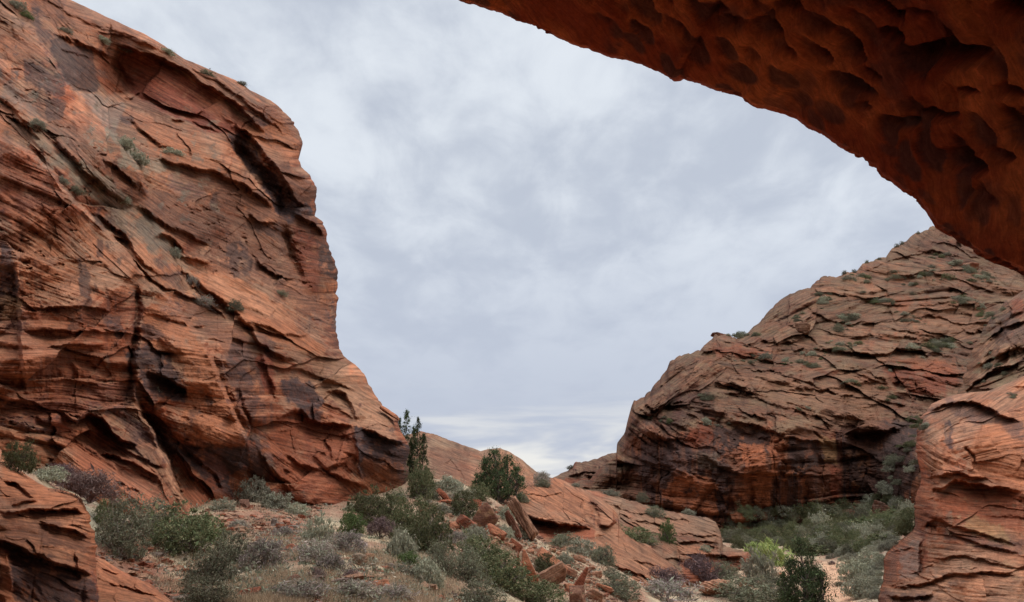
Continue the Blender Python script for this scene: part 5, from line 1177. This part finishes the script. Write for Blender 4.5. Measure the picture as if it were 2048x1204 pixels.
for x, y in scatter([(1640, 1118), (1720, 1104), (1800, 1068), (1800, 1085), (1765, 1110), (1760, 1204), (1728, 1204), (1722, 1130)], 60, 9, 4):
    w_ = rng.uniform(16, 34)
    lb = ('large' if w_ > 26 else 'small') + ' pale grey sage bush ' + ('beside the sandy path' if x < 1740 else 'against the near right pillar') + (' at the top of the slope' if y < 1105 else ' halfway up the slope' if y < 1150 else ' near the bottom edge')
    bush('sage', x, y, w_, w_ * rng.uniform(.5, .62), lb, 'sagebrush', 'bush', 'sage bushes on the slope right of the path', parts=False)
for x, y in scatter([(1795, 850), (1834, 845), (1836, 1010), (1775, 1015), (1755, 1000), (1790, 930)], 20, 13, 8):
    k_ = rng.choice(['sage', 'oakgrey', 'oak', 'oakgrey']); s_ = rng.uniform(14, 34)
    lb = {'oak': 'dark green', 'oakgrey': 'olive', 'sage': 'pale grey green'}[k_] + ' shrub ' + ('high' if y < 900 else 'midway' if y < 960 else 'low') + ' in the steep gully beside the right pillar'
    bush(k_, x, y, s_, s_ * rng.uniform(.35, .6), lb, 'shrub', 'bush', 'shrubs in the gully beside the right pillar', parts=False)
MSH = 'small dark shrub dotted on the ledges of the far layered mountain'
cl_ = [(1565, 724, 40, 8, 7), (1500, 722, 40, 6, 5), (1655, 704, 60, 8, 8), (1700, 690, 30, 6, 5), (1850, 700, 60, 12, 12), (1890, 690, 40, 10, 8), (1700, 640, 16, 16, 6), (1690, 660, 16, 10, 3), (1790, 735, 20, 8, 3), (1480, 672, 30, 5, 4), (1620, 735, 20, 6, 3), (1330, 840, 30, 10, 4), (1410, 800, 16, 10, 3),
       (1760, 600, 40, 16, 7), (1830, 560, 50, 20, 9), (1900, 530, 50, 18, 9), (1960, 560, 50, 20, 9), (1980, 630, 40, 20, 8), (1650, 600, 30, 16, 6), (1720, 560, 30, 10, 5), (1590, 640, 20, 16, 4), (1820, 640, 40, 12, 6), (1930, 600, 30, 12, 5), (1780, 790, 20, 20, 3), (1600, 820, 20, 8, 3), (1840, 850, 14, 10, 4), (1700, 770, 30, 10, 3), (1990, 740, 30, 30, 6), (2030, 790, 18, 10, 3), (1430, 850, 30, 6, 3)]
rg = random.Random(77)
for cx_, cy_, sx_, sy_, n_ in cl_:
    for _ in range(int(n_ * 1.75)):
        x = cx_ + rg.gauss(0, sx_ * .5); y = cy_ + rg.gauss(0, sy_ * .5)
        if x > 2046: continue
        s_ = 7 + 19 * rg.random() ** 1.6
        k_ = rg.choice(['oak', 'oakgrey', 'sage', 'oakgrey'])
        zn = ('high under the arch edge' if y < 620 and x > 1700 else 'on the left shoulder' if x < 1600 and y < 760 else 'on the lower ledges above the streaked cliff' if y > 760 else 'on the long green ledge' if x > 1740 else 'on the middle ledges')
        lb = ('large ' if s_ > 16 else 'small ') + {'oak': 'dark green', 'oakgrey': 'olive', 'sage': 'grey green'}[k_] + ' shrub ' + zn + ' of the far mountain'
        bush(k_, x, y, s_, s_ * rg.uniform(.32, .62), lb, 'shrub', 'bush', 'shrubs on the ledges of the far mountain', parts=False)
sky_lab = 'tiny bush standing on the skyline of the far mountain'
for x, y in [(1805, 489), (1838, 468), (1795, 494), (1710, 546), (1735, 526), (1476, 672), (1468, 672), (1690, 548), (1760, 520)]:
    bush('oakgrey', x, y, rg.uniform(7, 12), rg.uniform(6, 10), sky_lab, 'shrub', 'bush', 'bushes on the skyline of the far mountain', parts=False, only='mountain')

# junipers
def tree(name, x, top, foot, w, label, seed, spires, pal=JUN, n=16000, open_=.0, only=None, lean=0, Yd=None, leaf=.011, P=None, profile='cone'):
    rs = np.random.RandomState(seed); n = int(n * 1.9)
    if P is None: P = hit(x, foot) if Yd is None else None
    if P is None: dx, dz = ray(x, foot); P = np.array([float(dx) * Yd, Yd, float(dz) * Yd])
    m = pix(P); H = (foot - top) * m * 1.03; W = w * m
    r = bpy.data.objects.new(name, None); COL.objects.link(r); r.location = P; r.empty_display_size = .1
    cl = []; segs = []
    for (ox, oy, hh, ww) in spires:      # offsets and sizes as shares of W and H
        nb = int(150 * hh * ww ** .5) + 40
        z = (rs.rand(nb) ** .85) * hh
        if profile == 'cone': rad = ww * .5 * (1 - (z / hh)) ** .62 * np.minimum(1, .62 + z / hh * 1.6)
        else: rad = ww * .5 * np.sqrt(np.clip(1 - ((z / hh - .48) / .54) ** 2, .02, 1))
        rad = rad * rs.uniform(.35, 1.15, nb); a = rs.uniform(0, 6.28, nb)
        c = np.c_[(ox + rad * np.cos(a)) * W, (oy + rad * np.sin(a)) * W, (.06 + z * .94) * H]
        cl.append(c)
        for q in c[:: 3]: segs.append((np.array([ox * W, oy * W, max(q[2] - .18 * W, .1)]), q, .014 * W, .004 * W))
        trunk_pts = [np.array([0, 0, -.05 * H]), np.array([ox * W * .5, oy * W * .5, .2 * hh * H]), np.array([ox * W, oy * W, .6 * hh * H]), np.array([ox * W, oy * W, .97 * hh * H])]
        rr = [.045, .035, .02, .004]
        for i in range(3): segs.append((trunk_pts[i], trunk_pts[i + 1], rr[i] * W, rr[i + 1] * W))
    c = np.concatenate(cl); k = rs.randint(0, len(c), n); sc_ = np.clip(rs.gamma(2.2, .45, len(c)), .3, 1.7)[k]
    keep = rs.rand(len(c))[k] > open_
    p = (c[k] + rs.normal(size=(n, 3)) * np.array([.036 * W, .036 * W, .05 * W if profile == 'cone' else .036 * W]) * sc_[:, None])[keep]
    p[:, 2] = np.maximum(p[:, 2], 0)
    V, Fq, cc = quads(p, leaf * W ** .5 * 1.45, 1.5, rs, pal, .25, .9)
    link_mesh('crown', V, Fq, M_LEAF, {'col': cc}, parent=r, smooth_sh=False)
    V, Fq, cc = tubes(segs, BRK, rs); link_mesh('trunk', V, Fq, M_BARK, {'col': cc}, parent=r)
    tag(r, label, 'tree', None); return r
tree('juniper_tree', 808, 826, 980, 34, 'tall thin juniper touching the tip of the left cliff, left of its twin', 1, [(0, 0, 1, 1.15), (-.42, .1, .90, .8), (.45, 0, .78, .9)], Yd=66)
tree('juniper_tree', 832, 840, 985, 36, 'tall thin juniper between its twin and the smooth dome', 2, [(0, 0, 1, 1.1), (.35, 0, .76, .9), (-.4, .1, .66, .9)], Yd=65)
bush('oak', 838, 998, 56, 72, 'dark green bush at the foot of the twin junipers', var=1, sink=.02)
bush('oak', 850, 990, 40, 44, 'second dark bush right of the foot of the twin junipers', var=2)
tree('pinyon_tree', 997, 902, 1005, 92, 'round dark green tree standing alone in front of the smooth domes', 3, [(-.08, 0, .98, .46), (.2, 0, .86, .42), (-.28, .05, .80, .40), (.40, .1, .62, .36), (0, -.2, .55, .5), (-.42, 0, .46, .34)], profile='round', n=17000, open_=.14, leaf=.011)
tree('juniper_tree', 1612, 1088, 1236, 108, 'dark juniper standing at the bottom edge left of the sandy path', 4, [(.02, 0, 1, .34), (-.2, .0, .72, .36), (.22, .1, .78, .34), (.3, -.1, .55, .4), (-.32, 0, .52, .34), (0, -.2, .6, .5)], n=17000, open_=.22, profile='round', leaf=.011)
# ------------------------------------------------------------------ boulders
def ico(sub):
    import bmesh
    bm = bmesh.new(); bmesh.ops.create_icosphere(bm, subdivisions=sub, radius=1); V = np.array([v.co[:] for v in bm.verts]); Fq = np.array([[v.index for v in f.verts] for f in bm.faces]); bm.free(); return V, Fq
ICO5 = ico(6); ICO2 = ico(2)
def rock_mesh(seed, box=(1, 1, 1), planes=9, sharp=.0, lay=.03, lay_axis=(0, 0, 1), lay_t=.18, rough=.05, extra=(), V0=None):
    """angular or rounded boulder: a sphere pressed against cutting planes, layered and roughened"""
    rs = np.random.RandomState(seed); V, Fq = (ICO5 if V0 is None else V0); V = V.copy() * 1.5
    sharp = sharp * .42; rough = rough * 1.7 + .025; planes = planes + 3
    N = rs.normal(size=(planes, 3)); N /= np.linalg.norm(N, axis=1)[:, None]; D = rs.uniform(.72, .98, planes)
    N = np.r_[N, [[1, 0, 0], [-1, 0, 0], [0, 1, 0], [0, -1, 0], [0, 0, 1], [0, 0, -1]]]; D = np.r_[D, [.95] * 6]
    for e in extra: N = np.r_[N, [np.array(e[:3]) / np.linalg.norm(e[:3])]]; D = np.r_[D, [e[3]]]
    U = V / np.linalg.norm(V, axis=1)[:, None]
    dots = U @ N.T; lim = np.where(dots > .05, D[None] / np.maximum(dots, .05), 9)
    if sharp > 0: k = 6 + 40 * sharp; r = (np.sum(lim ** -k, axis=1)) ** (-1 / k)
    else: k = 6; r = (np.sum(lim ** -k, axis=1)) ** (-1 / k)
    P = U * r[:, None]
    la = np.array(lay_axis, float); la /= np.linalg.norm(la)
    P = P * np.array(box)
    s = P @ la; b, c, f = beds(s + .04 * perlin(P[:, 0] * 3, P[:, 1] * 3, P[:, 2] * 3, seed), lay_t, seed, -6, 6)
    P = P + U * (lay * (b - .5))[:, None] + U * (rough * fbm(P[:, 0] * 2.2, P[:, 1] * 2.2, P[:, 2] * 2.2, 5, .55, seed))[:, None]
    return P, Fq, c, s
def boulder(x, y, w, h, label, name='boulder', seed=1, color=('red', 'brown'), depth=.8, tilt=0, planes=9, sharp=.4, lay=.03, lay_axis=(0, 0, 1), lay_t=.16, rough=.06, extra=(), group=None, cat='boulder', yaw=0, sink=.12, stain=.3, mat=None, lift=0):
    """centre of its foot at picture (x, y); w x h picture pixels"""
    P0 = hit(x, y)
    if P0 is None: return
    m = pix(P0); W, H = w * m, h * m
    V, Fq, c, s = rock_mesh(seed, (1, depth, H / W), planes, sharp, lay, lay_axis, lay_t, rough, extra)
    V = V * (W / 2 / .95)
    th = R(tilt); ca, sa = math.cos(th), math.sin(th); V = np.c_[V[:, 0] * ca + V[:, 2] * sa, V[:, 1], -V[:, 0] * sa + V[:, 2] * ca]
    if yaw: a = R(yaw); V = np.c_[V[:, 0] * math.cos(a) - V[:, 1] * math.sin(a), V[:, 0] * math.sin(a) + V[:, 1] * math.cos(a), V[:, 2]]
    zmin = V[:, 2].min(); V[:, 2] -= zmin + (sink + .08) * H - lift * m
    c0, c1 = C[color[0]], C[color[1]]
    n = smooth(fbm(V[:, 0] / W * 3, V[:, 1] / W * 3, V[:, 2] / W * 3, 5, .6, seed + 4), .15 - stain, .75 - stain)[:, None]
    col = (c0 * (1 - n) + c1 * n) * (.82 + .36 * c)[:, None] * .78; col = col * .8 + col.mean(1)[:, None] * np.array((1.15, .55, .38)) * .28; col = col * (1 + .5 * fbm(V[:, 0] / W * 9, V[:, 1] / W * 9, V[:, 2] / W * 9, 4, .7, seed + 6))[:, None]
    o = link_mesh(name, V, Fq, mat or M_NEAR, {'col': np.c_[np.clip(col, .01, .8), np.ones(len(V))], 'bed': np.c_[s * W, V[:, 0], V[:, 1]]})
    o.location = P0; o.location.y += W * .2
    tag(o, label, cat, group); return o
boulder(968, 1064, 56, 70, 'pointed dark red boulder standing on the slope below the pinyon tree', seed=2, color=('brown', 'yel'), extra=((-.9, 0, .62, .62), (.8, 0, .7, .72), (-.75, 0, -.65, .72), (.7, 0, -.75, .74)), planes=3, sharp=.7, lay=.0, rough=.05, sink=.05)
boulder(932, 1062, 40, 24, 'small dark red slab leaning left of the pointed boulder', name='rock_slab', cat='rock slab', seed=5, color=('red', 'brown'), tilt=35, sharp=.7, planes=3)
boulder(910, 1058, 24, 14, 'small pale orange rock at the edge of the oak thicket', seed=6, color=('orange', 'pale'), sharp=.3)
boulder(990, 1082, 44, 22, 'flat reddish slab below the pointed boulder', name='rock_slab', cat='rock slab', seed=7, color=('orange', 'red'), tilt=30, sharp=.6, planes=4)
boulder(1000, 1030, 30, 10, 'thin red slab on the slope right of the pointed boulder', name='rock_slab', cat='rock slab', seed=8, color=('red', 'deep'), tilt=-12, sharp=.6)
boulder(950, 1014, 26, 20, 'red block half hidden right of the oak bush', seed=9, color=('red', 'orange'), sharp=.6)
boulder(888, 1005, 40, 12, 'thin dark slab leaning beside the small green bush', name='rock_slab', cat='rock slab', seed=10, color=('red', 'brown'), tilt=50, sharp=.7)
boulder(900, 1010, 50, 14, 'flat red slab below the grey green bush under the dome', name='rock_slab', cat='rock slab', seed=11, color=('red', 'orange'), sharp=.6)
boulder(1046, 1078, 92, 22, 'leaning striped slab with upturned thin layers beside the outcrop', name='rock_slab', cat='rock slab', seed=12, color=('tan', 'brown'), tilt=57, planes=2, sharp=.85, lay=.09, lay_axis=(.05, .25, 1), lay_t=.085, rough=.05, depth=.7, sink=.22, stain=.4)
boulder(1026, 1078, 60, 14, 'thin dark slab under the left side of the striped slab', name='rock_slab', cat='rock slab', seed=13, color=('brown', 'deep'), tilt=58, planes=2, sharp=.8, lay=.05, lay_t=.1, depth=.6, sink=.1)
boulder(1031, 1104, 30, 16, 'small triangular red rock above the red spire', seed=14, color=('red', 'orange'), tilt=35, sharp=.8, planes=3)
boulder(1036, 1148, 20, 52, 'left half of the split red spire', name='rock_spire', cat='rock', seed=15, color=('red', 'orange'), extra=((-.95, 0, .32, .35), (.95, 0, .25, .38)), planes=1, sharp=.9, rough=.03, lay=.0, depth=.9)
boulder(1055, 1166, 46, 72, 'right half of the split red spire spreading to a wide foot', name='rock_spire', cat='rock', seed=16, color=('orange', 'red'), extra=((-.98, 0, .12, .50), (.80, 0, .60, .42)), planes=1, sharp=.9, rough=.03, lay=.0, depth=.7, sink=.05)
boulder(1106, 1146, 66, 20, 'smooth bright orange slab lying tilted down to the right', name='rock_slab', cat='rock slab', seed=17, color=('orange', 'orange'), tilt=36, planes=1, sharp=.9, rough=.02, lay=.0, depth=1.1, sink=.2, stain=0)
boulder(1108, 1172, 56, 36, 'squarish tan striped block in front of the orange slab', seed=18, color=('tan', 'brown'), tilt=-28, planes=2, sharp=.9, lay=.03, lay_t=.12, rough=.04, depth=1.0, sink=.2)
boulder(1137, 1158, 34, 20, 'small brown block between the tan block and the upright slab', seed=19, color=('tan', 'red'), tilt=25, planes=3, sharp=.8)
boulder(1162, 1186, 24, 60, 'upright red slab pointing up to the right', name='rock_slab', cat='rock slab', seed=20, color=('red', 'deep'), tilt=32, extra=((.9, 0, .5, .55), (-.95, 0, .25, .5)), planes=1, sharp=.9, rough=.02, lay=0, depth=.5, sink=.06, stain=.1)
boulder(1156, 1212, 32, 46, 'brown upright block under the upright red slab at the bottom edge', seed=21, color=('brown', 'tan'), planes=2, sharp=.8, depth=.9)
boulder(1142, 1182, 26, 16, 'small pink broken rock left of the foot of the upright slab', seed=22, color=('orange', 'pale'), sharp=.6)
boulder(1190, 1205, 34, 30, 'flat tan rocks right of the brown upright block', seed=23, color=('tan', 'red'), tilt=30, sharp=.7, lay=.06, lay_t=.1)
boulder(1212, 1186, 40, 12, 'thin orange slab on the slope right of the upright slab', name='rock_slab', cat='rock slab', seed=24, color=('orange', 'brown'), tilt=20, sharp=.6)
boulder(718, 1130, 34, 30, 'pale round lichen covered boulder on the dry hillside', seed=25, color=('tan', 'lich'), sharp=.0, planes=12, lay=.0, rough=.09, stain=.5)
boulder(739, 1122, 20, 20, 'smaller brown boulder touching the pale round one', seed=26, color=('tan', 'yel'), sharp=.2, lay=0)
boulder(762, 1182, 42, 28, 'rounded orange boulder with flat layers on the dry hillside', seed=27, color=('orange', 'tan'), sharp=.1, lay=.06, lay_t=.2, rough=.05)
boulder(725, 1172, 20, 12, 'small orange stone left of the rounded orange boulder', seed=28, color=('orange', 'red'))
boulder(795, 1190, 28, 12, 'small orange slab right of the rounded orange boulder', seed=29, color=('orange', 'red'), tilt=15)
boulder(585, 1166, 26, 18, 'dark brown stone left of the dark shrub', seed=30, color=('brown', 'grey'), lay=.05)
boulder(634, 1168, 30, 20, 'dark grey brown stone between two dark shrubs', seed=31, color=('grey', 'brown'), lay=.05)
boulder(678, 1174, 32, 20, 'dark stone with pale flecks left of the orange boulder', seed=32, color=('grey', 'varn'), lay=.05)
boulder(1434, 1192, 62, 34, 'pale layered boulder at the bottom edge in the valley', seed=33, color=('pale', 'brown'), lay=.16, lay_t=.16, lay_axis=(.35, .1, 1), sharp=.5, rough=.12, tilt=8, stain=.2, sink=.05)
boulder(1494, 1174, 30, 20, 'white pale boulder right of the layered boulder', seed=34, color=('pale', 'pale'), sharp=.3, planes=6)
boulder(1558, 1152, 16, 8, 'small pale stone behind the dark juniper on its left', seed=35, color=('pale', 'pale'))
boulder(1670, 1076, 24, 12, 'pale fallen rock in the middle of the far thicket', seed=36, color=('pale', 'orange'), sharp=.5)
boulder(1738, 1118, 30, 8, 'pale flat stone on the slope right of the path', seed=37, color=('pale', 'tan'))
boulder(1768, 1036, 36, 50, 'square orange brown rock block at the foot of the dark far cliff', seed=38, color=('brown', 'grey'), sharp=.35, planes=7, lay=.08, lay_t=.3, rough=.16, sink=.25, mat=M_FAR)
boulder(1690, 1030, 40, 12, 'brown slab lying in the upper thicket under the dark cliff', name='rock_slab', cat='rock slab', seed=39, color=('brown', 'tan'), sharp=.7, tilt=-5, mat=M_FAR)
boulder(1374, 1126, 26, 16, 'rounded rock perched at the corner of the bench', seed=40, color=('tan', 'red'), sharp=.2, lay=.08, lay_t=.2, sink=.02)
boulder(1436, 670, 26, 9, 'flat caprock on the skyline of the far mountain', name='rock_slab', cat='rock slab', seed=41, color=('brown', 'red'), sharp=.5, mat=M_FAR, lay=.04, sink=.35)
boulder(1610, 662, 30, 26, 'rounded rock knob on the ledge of the far mountain', seed=42, color=('tan', 'brown'), sharp=.4, mat=M_FAR, lay=.06, lay_t=.25)
boulder(1940, 538, 38, 18, 'rounded brown boulder high on the far mountain', seed=43, color=('red', 'tan'), sharp=.2, mat=M_FAR)
boulder(778, 840, 44, 9, 'thin slab jutting out at the lower tip of the left cliff', name='rock_slab', cat='rock slab', seed=45, color=('orange', 'brown'), tilt=30, sharp=.4, planes=2, sink=-.1)
rr_ = random.Random(9)
for x, y in scatter([(250, 1050), (300, 1060), (420, 1030), (600, 1010), (640, 1050), (600, 1110), (520, 1080), (440, 1060), (380, 1150), (400, 1204), (330, 1190), (250, 1120)], 55, 9, 21):
    s_ = rr_.uniform(5, 14)
    boulder(x, y, s_ * 1.3, s_ * .6, ('larger' if s_ > 9.5 else 'small') + ' flat red rock fragment ' + ('in the red gully beside the near slab' if x < 400 else 'on the bare red soil under the cliff'), name='rock', seed=rr_.randint(50, 70), color=('red', 'orange'), tilt=rr_.uniform(-20, 20), sharp=.7, group='red rock fragments on the left slope', cat='rock', planes=4)
for x, y in scatter([(560, 1130), (900, 1130), (940, 1204), (540, 1204)], 45, 14, 22):
    s_ = rr_.uniform(4, 13)
    boulder(x, y, s_ * 1.2, s_ * .75, ('larger' if s_ > 8.5 else 'small') + ' grey brown stone in the dry grass ' + ('left of the pale round boulder' if x < 700 else 'right of the pale round boulder'), name='rock', seed=rr_.randint(70, 80), color=('tan', 'grey'), tilt=rr_.uniform(-15, 15), sharp=.3, group='stones in the dry grass', cat='rock', planes=6)
for x, y in scatter([(880, 1030), (960, 1040), (1060, 1080), (1240, 1150), (1260, 1204), (1190, 1204), (1140, 1140), (1000, 1100), (900, 1070)], 95, 8, 23):
    s_ = 4 + 16 * rr_.random() ** 2.2
    boulder(x, y, s_ * 1.3, s_ * .7, ('larger' if s_ > 10 else 'mid sized' if s_ > 6 else 'tiny') + ' tan rock on the rubble slope ' + ('left of the striped slab' if x < 1000 else 'below the striped slab' if x < 1080 else 'between the orange slab and the outcrop' if y < 1150 else 'around the upright red slab'), name='rock', seed=rr_.randint(80, 90), color=('tan', 'orange'), tilt=rr_.uniform(-20, 20), sharp=.6, group='rocks on the rubble slope', cat='rock', planes=5)

# ------------------------------------------------------------------ dry grass, low growth and gravel (uncountable)
def ground_scatter(polys, n, seed):
    """points on the ground under picture regions, evenly spread over the ground seen there"""
    rs = np.random.RandomState(seed); out = []
    for poly, share in polys:
        a = np.array(poly); k = int(n * share); c = 0
        gx = np.linspace(a[:, 0].min(), a[:, 0].max(), 14); gy = np.linspace(a[:, 1].min(), a[:, 1].max(), 10)
        Yg = np.array([[ground_hit(x, min(y, 1215)) or 200 for x in gx] for y in gy])
        x = rs.uniform(gx[0], gx[-1], k * 3); y = rs.uniform(gy[0], gy[-1], k * 3); m = in_poly(x, y, poly); x, y = x[m][:k], y[m][:k]
        fx = (x - gx[0]) / (gx[1] - gx[0]); fy = (y - gy[0]) / (gy[1] - gy[0]); i = np.clip(fx.astype(int), 0, 12); j = np.clip(fy.astype(int), 0, 8); fx -= i; fy -= j
        Yv = Yg[j, i] * (1 - fx) * (1 - fy) + Yg[j, i + 1] * fx * (1 - fy) + Yg[j + 1, i] * (1 - fx) * fy + Yg[j + 1, i + 1] * fx * fy
        dx, dz = ray(x, y); X = dx * Yv; out.append(np.c_[X, Yv, ground_z(X, Yv)])
    return np.concatenate(out)
LEFT = [(240, 1030), (430, 1010), (780, 1000), (900, 1010), (1000, 1060), (1230, 1150), (1290, 1212), (350, 1212), (250, 1110)]
MID = [(820, 985), (1010, 990), (1100, 1080), (1240, 1150), (1100, 1150), (950, 1080)]
LOW = [(380, 1130), (560, 1080), (900, 1120), (1000, 1212), (380, 1212)]
VAL = [(1390, 1130), (1500, 1150), (1640, 1120), (1760, 1080), (1765, 1212), (1400, 1212)]
def blades(P, per, hgt, width, pal, seed, spread=.10, lean=.5):
    rs = np.random.RandomState(seed); n = len(P) * per; B0 = np.repeat(P, per, 0) + np.c_[rs.normal(0, spread, (n, 2)), np.full(n, -.03)]
    d = np.c_[rs.normal(0, lean, (n, 2)), np.ones(n)]; d /= np.linalg.norm(d, axis=1)[:, None]; h = hgt * rs.uniform(.5, 1.3, n)[:, None]
    a = rs.uniform(0, 6.28, n); s = np.c_[np.cos(a), np.sin(a), 0 * a] * width
    V = np.stack([B0 - s, B0 + s, B0 + d * h], 1).reshape(-1, 3); k = np.repeat(np.array(pal)[rs.randint(0, len(pal), len(P))], per, 0) * rs.uniform(.75, 1.25, n)[:, None]
    return V, np.arange(3 * n).reshape(-1, 3), np.repeat(np.c_[k, np.ones(n)], 3, 0)
DRY = [(.58, .44, .28), (.52, .38, .24), (.46, .35, .23), (.40, .30, .19), (.36, .30, .20)]
Pg = ground_scatter([(LEFT, .38), (LOW, .47), (MID, .15)], 17000, 5)
Pg = Pg[fbm(Pg[:, 0] / 2.5, Pg[:, 1] / 2.5, 0, 3, .5, 401) > -.08]
V, Fq, cc = blades(Pg, 9, .21, .011, DRY, 6)
tag(link_mesh('dry_grass', V, Fq, M_LEAF, {'col': cc}, smooth_sh=False), 'dry straw coloured grass covering the hillside', 'grass', kind='stuff')
rs_ = np.random.RandomState(8)
Pg = ground_scatter([(LEFT, .35), (LOW, .25), (VAL, .25), (MID, .15)], 1300, 9); Pg = Pg[fbm(Pg[:, 0] / 3, Pg[:, 1] / 3, 3, 3, .5, 402) > -.05]
n_ = 34; s_ = rs_.uniform(.10, .26, len(Pg)) * (1 + Pg[:, 1] / 120); Q = np.repeat(Pg, n_, 0); ss = np.repeat(s_, n_)[:, None]
Q = Q + rs_.normal(size=Q.shape) * ss * np.array([1, 1, .45]) ; Q[:, 2] = np.maximum(Q[:, 2], np.repeat(Pg[:, 2], n_) - .02) + .03
kk = np.repeat(rs_.randint(0, 3, len(Pg)), n_)
V, Fq, cc = quads(Q, .028, 1.8, rs_, SAGE, .2, 1.0); pc = np.array([[.26, .26, .19], [.30, .25, .18], [.19, .20, .13]])[kk]; cc[:, :3] = np.repeat(pc * np.exp(rs_.normal(0, .2, len(pc)))[:, None], 4, 0)
tag(link_mesh('ground_cover', V, Fq, M_LEAF, {'col': cc}, smooth_sh=False), 'low grey green growth between the bushes', 'ground cover', kind='stuff')
RED = [(260, 1040), (300, 1060), (430, 1015), (640, 1010), (640, 1060), (600, 1120), (420, 1060), (340, 1100), (400, 1212), (330, 1212), (240, 1120)]
RUB = [(880, 1040), (1060, 1080), (1260, 1160), (1290, 1212), (1180, 1212), (1000, 1130), (880, 1090)]
Pg = ground_scatter([(LOW, .2), (RED, .35), (RUB, .3), ([(170, 1100), (230, 1100), (360, 1212), (200, 1212)], .06), ([(820, 990), (1000, 990), (1000, 1060), (850, 1030)], .09)], 5600, 12)
bv, bf = ICO2; n_ = len(Pg); sz = np.exp(rs_.normal(-3.2, .5, n_)) * (1 + Pg[:, 1] / 60)
V = (bv[None] * (1 + .25 * rs_.normal(size=(n_, len(bv), 1))) * np.stack([sz * rs_.uniform(.8, 1.7, n_), sz * rs_.uniform(.8, 1.5, n_), sz * rs_.uniform(.35, .8, n_)], -1)[:, None, :] + Pg[:, None, :]).reshape(-1, 3)
Fq = (bf[None] + (np.arange(n_) * len(bv))[:, None, None]).reshape(-1, 3)
pc = np.array([C['red'], C['brown'], C['tan'], C['grey'], C['pale'] * .8])[rs_.randint(0, 5, n_)] * .8; pc = pc * .75 + pc.mean(1)[:, None] * np.array((1.1, .75, .55)) * .3; cc = np.repeat(np.c_[pc, np.ones(n_)], len(bv), 0)
tag(link_mesh('gravel', V, Fq, M_NEAR, {'col': cc, 'bed': V}, smooth_sh=False), 'small broken stones strewn over the slope', 'gravel', kind='stuff')
